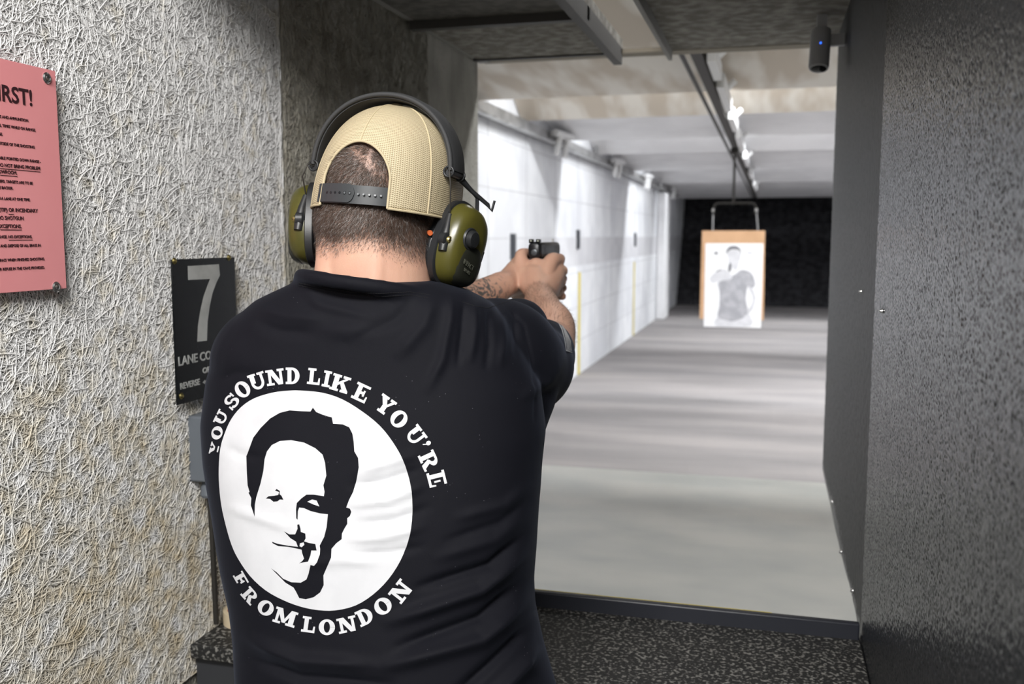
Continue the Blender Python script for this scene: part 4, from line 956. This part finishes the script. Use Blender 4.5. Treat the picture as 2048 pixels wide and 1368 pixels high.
def strap(d0, d1, zc, hh, off, roundend=False):
    q = MB(); rings = []
    for d in np.linspace(d0, d1, 36):
        h_ = hh
        if roundend: k = min(1, (d1-d)/math.radians(5.5)); h_ = hh*math.sqrt(max(.02, 1-(1-k)**2))
        rings.append([cap_pt(PB+d, zc+h_, off), cap_pt(PB+d, zc+h_, off+.0013), cap_pt(PB+d, zc-h_, off+.0013), cap_pt(PB+d, zc-h_, off)])
    return q.loft(rings)
sp_ = build(strap(-AW*.9, AW*1.1, -.0095, .0115, -.001), 'strap', strap_mat, cap, 40)
ov = build(strap(-AW*1.15, math.radians(4), -.0085, .0115, .0006, True), 'strap', strap_mat, cap, 40)
q = MB(); q2 = MB()
for i in range(5):
    d = math.radians(7.5+i*4.2); c0 = cap_pt(PB+d, -.0095, .0003); c1 = cap_pt(PB+d, -.0095, .0034); q.tube([c0, c1], [.0017, .0013], 10)
for i in range(6):
    d = math.radians(.5-i*4.4); c0 = cap_pt(PB+d, -.0085, .0016); c1 = cap_pt(PB+d, -.0085, .0022)
    if i < 2: q.tube([c0, c1], .0013, 10); q2.tube([cap_pt(PB+d, -.0085, .0017), cap_pt(PB+d, -.0085, .0020)], .0021, 14)
    else: q2.tube([c0, c1], .0016, 14)
build(q, 'pegs', mat('peg', (.11, .12, .13), .35), sp_, 60); build(q2, 'holes', gloss_black, ov, 60)

# --- ear muffs
em = empty('ear_muffs', tuple(HC), 'olive green electronic ear muffs with black padded headband over the tan cap', 'ear muffs')
def band_pt(t, y, r=0.0):   # t 0 right end .. pi left end
    return hp((.0945+r)*math.copysign(abs(math.cos(t))**.96, math.cos(t))+.0055, y, .031+(.0945+r)*math.sin(t)**.93)
q = MB(); rings = []
for t in np.linspace(math.radians(2), math.radians(178), 70):
    wd = .021; th = .0035
    c_ = .002
    rings.append([band_pt(t, c_-wd, .0), band_pt(t, c_-wd, th*2), band_pt(t, c_-wd+.004, th*2.6), band_pt(t, c_+wd-.004, th*2.6), band_pt(t, c_+wd, th*2), band_pt(t, c_+wd, .0), band_pt(t, c_+wd-.004, -.001), band_pt(t, c_-wd+.004, -.001)])
q.loft(rings); hb = build(q, 'headband', band_cloth, em, 60)
q = MB()
for yy in (-.0205, .0245): q.tube([band_pt(t, yy, .0045) for t in np.linspace(math.radians(2), math.radians(178), 60)], .0032, 10)
build(q, 'band_piping', band_cloth, hb, 80)
for s, tt in ((1, math.radians(3)), (-1, math.radians(177))):
    q = MB()
    for yy in (-.022, .020):
        c_ = (Vector(HM.inverted() @ Vector(band_pt(tt, 0, .003)))); x0 = c_.x; z0 = c_.z-.004
        ring = [hp(x0+s*.0065*math.cos(a), yy, z0+.0065*math.sin(a)) for a in (2*PI*k/20 for k in range(20))]
        q.tube(ring, .0016, 8, closed=True)
    q.tube([hp(x0, -.02, z0), hp(x0, .02, z0)], .0055, 16)
    build(q, 'band_end', black_plastic, hb, 50)
    # cup frame: outward normal n, long axis l (leans forward), third axis f
    cx = .098 if s > 0 else .094
    CC = Matrix.Translation(Vector((s*cx, .012, -.058+(.014 if s < 0 else 0)))) @ Matrix.Rotation(math.radians(-16), 4, 'X') @ Matrix.Rotation(math.radians(-s*15), 4, 'Z') @ Matrix.Rotation(math.radians(s*9), 4, 'Y')
    def cpnt(nn, ff, ll, CC=CC, s=s): return np.array(HM @ CC @ Vector((s*nn, ff, ll)))
    def outline(rf, rl, nn, e=.78, n=48, taper=.0):
        out = []
        for k in range(n):
            a = 2*PI*k/n; c1, s1 = math.cos(a), math.sin(a)
            f_ = rf*math.copysign(abs(c1)**e, c1); l_ = rl*math.copysign(abs(s1)**e, s1)
            f_ *= 1-taper*(-l_/rl)*.5-.06*(l_/rl > 0)*(l_/rl)
            out.append(cpnt(nn, f_, l_))
        return out
    cup = build(MB().loft([outline(.040, .056, n_) if k_ == 0 else outline(.040*k_, .056*k_, n_) for n_, k_ in ((.002, .98), (.003, 1.04), (.012, 1.05), (.0135, 1.0))]), 'ear_cup', black_plastic, em, 40)
    build(MB().loft([outline(.036*k_, .052*k_, n_) for n_, k_ in ((-.020, .90), (-.018, .98), (-.012, 1.03), (-.004, 1.04), (.001, .99), (.003, .9))]), 'cushion', gloss_black, cup, 80)
    shell = [(.0125, 1.0), (.0165, 1.0), (.024, .965), (.031, .90), (.036, .80), (.0385, .66), (.0395, .45), (.040, .2)]
    build(MB().loft([outline(.0395*k_, .055*k_, n_, taper=.10) for n_, k_ in shell]), 'shell', olive, cup, 80)
    # recessed dark lower panel and side step
    q = MB(); q.loft([outline(.0395*k_*.80, .055*k_*.60, n_+.0018) for n_, k_ in shell[2:]]); 
    vsn = []
    off = np.array(cpnt(0, .006, -.021))-np.array(cpnt(0, 0, 0)); q.v = [tuple(np.array(p)+off) for p in q.v]
    build(q, 'lower_cover', mat('cover_black', (.018, .019, .014), .35), cup, 80)
    # volume knob
    kc = np.array(cpnt(.0375, -.010, .008)); kn_ = np.array(cpnt(1, 0, 0))-np.array(cpnt(0, 0, 0))
    if s > 0: build(MB().lathe(kc, kn_, [(.0155, -.009), (.0155, .001), (.014, .0035), (.0118, .0035), (.0115, .0075), (.0095, .0095), (.001, .010)], 36), 'knob', black_plastic, cup, 40)
    # audio jack square
    q = MB(); a_ = [cpnt(.0365, .022, -.010), cpnt(.0345, .031, -.010), cpnt(.0345, .031, .004), cpnt(.0365, .022, .004)]
    q.hexa(a_, [p+kn_*.0025 for p in a_])
    if s > 0: build(q, 'jack_cover', gloss_black, cup, 20)
    # yokes: wire and pivot on the rear and front of the cup
    for ff, nm in ((-.036, 'rear'), (.034, 'front')):
        yc = 0
        q = MB(); P0 = cpnt(.022, ff, -.020); P1 = cpnt(.014, ff-.002*np.sign(ff), .030)
        q.tube([P0, cpnt(.020, ff, -.004), cpnt(.018, ff, .012), P1], [.0058, .0075, .0055, .0040], 14)
        q.lathe(np.array(cpnt(.020, ff, -.004)), kn_, [(.0095, -.004), (.0095, .0045), (.007, .006), (.001, .006)], 24)
        yk = build(q, 'yoke', black_plastic, cup, 40)
        sc = np.array(cpnt(.027, ff, -.004))
        build(MB().lathe(sc, kn_, [(.0050, -.002), (.0050, .001), (.0038, .0025), (.0005, .003)], 20), 'screw', brass, yk, 40)
        fdir = np.array(cpnt(0, 1, .35))-np.array(cpnt(0, 0, 0)); fdir /= np.linalg.norm(fdir)
        q = MB(); q.tube([sc+kn_*.0027-fdir*.0046, sc+kn_*.0027+fdir*.0046], .0007, 6); build(q, 'screw_slot', gloss_black, yk, 0)
        bp = hp(x0, -.020 if ff < 0 else .020, z0)
        if ff < 0: W = [P1, P1*.4+bp*.6+np.array(hp(s*.006, -.012, 0))-np.array(hp(0, 0, 0)), np.array(bp)+(np.array(hp(s*.004, -.010, .001))-hp(0, 0, 0)), bp]; build(MB().tube(W, .0010, 8), 'wire', dark_metal, cup, 60)
        else: W = [P1, P1*.35+bp*.65+(np.array(hp(s*.010, .018, 0))-hp(0, 0, 0)), bp]; build(MB().tube(W, .0028, 10), 'wire', black_plastic, cup, 60)
    if s > 0:
        # wire hook at the front top
        q = MB(); a_ = np.array(cpnt(.020, .032, .066)); q.tube([hp(x0, .022, z0-.004), hp(x0+.012, .040, z0-.018), a_+[0, 0, .004], a_+[.004, .003, -.004], a_+[.008, .004, .010]], [.0042, .0032, .0028, .0022, .0018], 10)
        build(q, 'hook', black_plastic, cup, 60)
        def ontext(a, b_, c):
            return tuple(cpnt(.0412+c, -.004+a*1, -.030+b_)+0)
        text_mesh('IMPACT', .0095, lambda a, b_, c: tuple(cpnt(.0426+c, -.014+a, -.026+b_-a*.1)), mat('muff_lettering', (.075, .078, .06), .5), cup, 'lettering', 'LEFT', 1, 0, .024)
        text_mesh('SPORT', .0060, lambda a, b_, c: tuple(cpnt(.0424+c, -.008+a, -.034+b_-a*.1)), mat('muff_lettering_small', (.075, .078, .06), .5), cup, 'lettering', 'LEFT', 1, 0, .015)
        q = MB()
        for k in range(4):
            q.tube([cpnt(.036, .013+k*.0025, .022+.004*(k % 2)), cpnt(.034, .014+k*.0025, .030)], .0008, 6)
        build(q, 'emblem', gloss_black, cup, 0)
pl = atD(874, 455, 1.262)
ep = build(MB().tube([hp(.079, -.018, -.046), hp(.086, -.028, -.047)], [.003, .0035], 14), 'ear_plug', orange)
tag(ep, 'tiny orange foam ear plug peeking out behind the right ear muff', 'ear plug')

# --- pistol
gn = empty('pistol', tuple(gp(0, .05, -.04)), 'black semi-automatic pistol held in both hands of the man', 'pistol')
def gbox(q, x0, x1, y0, y1, z0, z1, ch=.003):
    prof = [(x0, z0), (x1, z0), (x1, z1-ch), (x1-ch, z1), (x0+ch, z1), (x0, z1-ch)]
    return q.loft([[gp(x, y, z) for x, z in prof] for y in (y0, y1)])
q = MB(); prof = lambda k: [gp(.0128*k*math.copysign(abs(math.cos(a))**.6, math.cos(a)), 0, .016*k*math.copysign(abs(math.sin(a))**.6, math.sin(a))-.002) for a in (2*PI*i/32 for i in range(32))]
q.loft([[p+gy*y for p in prof(k)] for y, k in ((0, .80), (.0015, .93), (.004, 1), (.175, 1), (.178, .94))])
sl = build(q, 'slide', gun_black, gn, 40)
for s in (-1, 1):
    q = MB().box(gp(s*.0130, .009, -.015), gp(s*.0132, .043, .009))
    for k in range(8): q.box(gp(s*.0130, .010+k*.0042, -.014), gp(s*.0135, .0122+k*.0042, .008))
    build(q, 'serrations', gun_black, sl, 0)
q = MB(); gbox(q, -.0115, -.0028, .003, .012, .013, .0205, .001); gbox(q, .0028, .0115, .003, .012, .013, .0205, .001); gbox(q, -.0115, .0115, .003, .012, .0125, .0155, .001)
rs = build(q, 'rear_sight', gun_black, sl, 20)
q = MB()
for s in (-1, 1): q.lathe(gp(s*.0072, .003, .0172), -gy, [(.0016, 0), (.0016, .0006), (.0003, .0007)], 12)
build(q, 'sight_dot', mat('sight_dot', (.45, .48, .38), .4), rs, 40)
q = MB(); gbox(q, -.0018, .0018, .160, .167, .012, .0205, .0006); build(q, 'front_sight', galv, sl, 20)
q = MB(); gbox(q, -.0125, .0125, .006, .165, -.030, -.0175, .001)
gb = [gp(x, y, -.028) for x, y in ((-.014, .004), (.014, .004), (.014, .056), (-.014, .056))]; gt = [gp(x, y, -.115) for x, y in ((-.014, -.028), (.014, -.028), (.014, .024), (-.014, .024))]
q.hexa(gt, gb); q.tube([gp(0, .058, -.030), gp(0, .062, -.052), gp(0, .078, -.060), gp(0, .100, -.054), gp(0, .108, -.030)], .004, 10, flat=.6)
build(q, 'frame', gun_polymer, gn, 30, bevel=.0015)
build(MB().tube([gp(0, .078, -.030), gp(0, .082, -.042), gp(0, .079, -.050)], .0028, 8), 'trigger', gun_polymer, gn, 40)
q = MB().lathe(gp(0, .0005, -.006), -gy, [(.0062, 0), (.0062, .0012), (.005, .0016), (.0005, .0016)], 20); build(q, 'slide_plate', mat('plate_steel', (.10, .11, .12), .35, .6), sl, 40)
build(MB().lathe(gp(0, .178, .000), gy, [(.0065, 0), (.0065, .003), (.0045, .003), (.0045, -.005), (.0002, -.005)], 24), 'barrel', dark_metal, gn, 40)
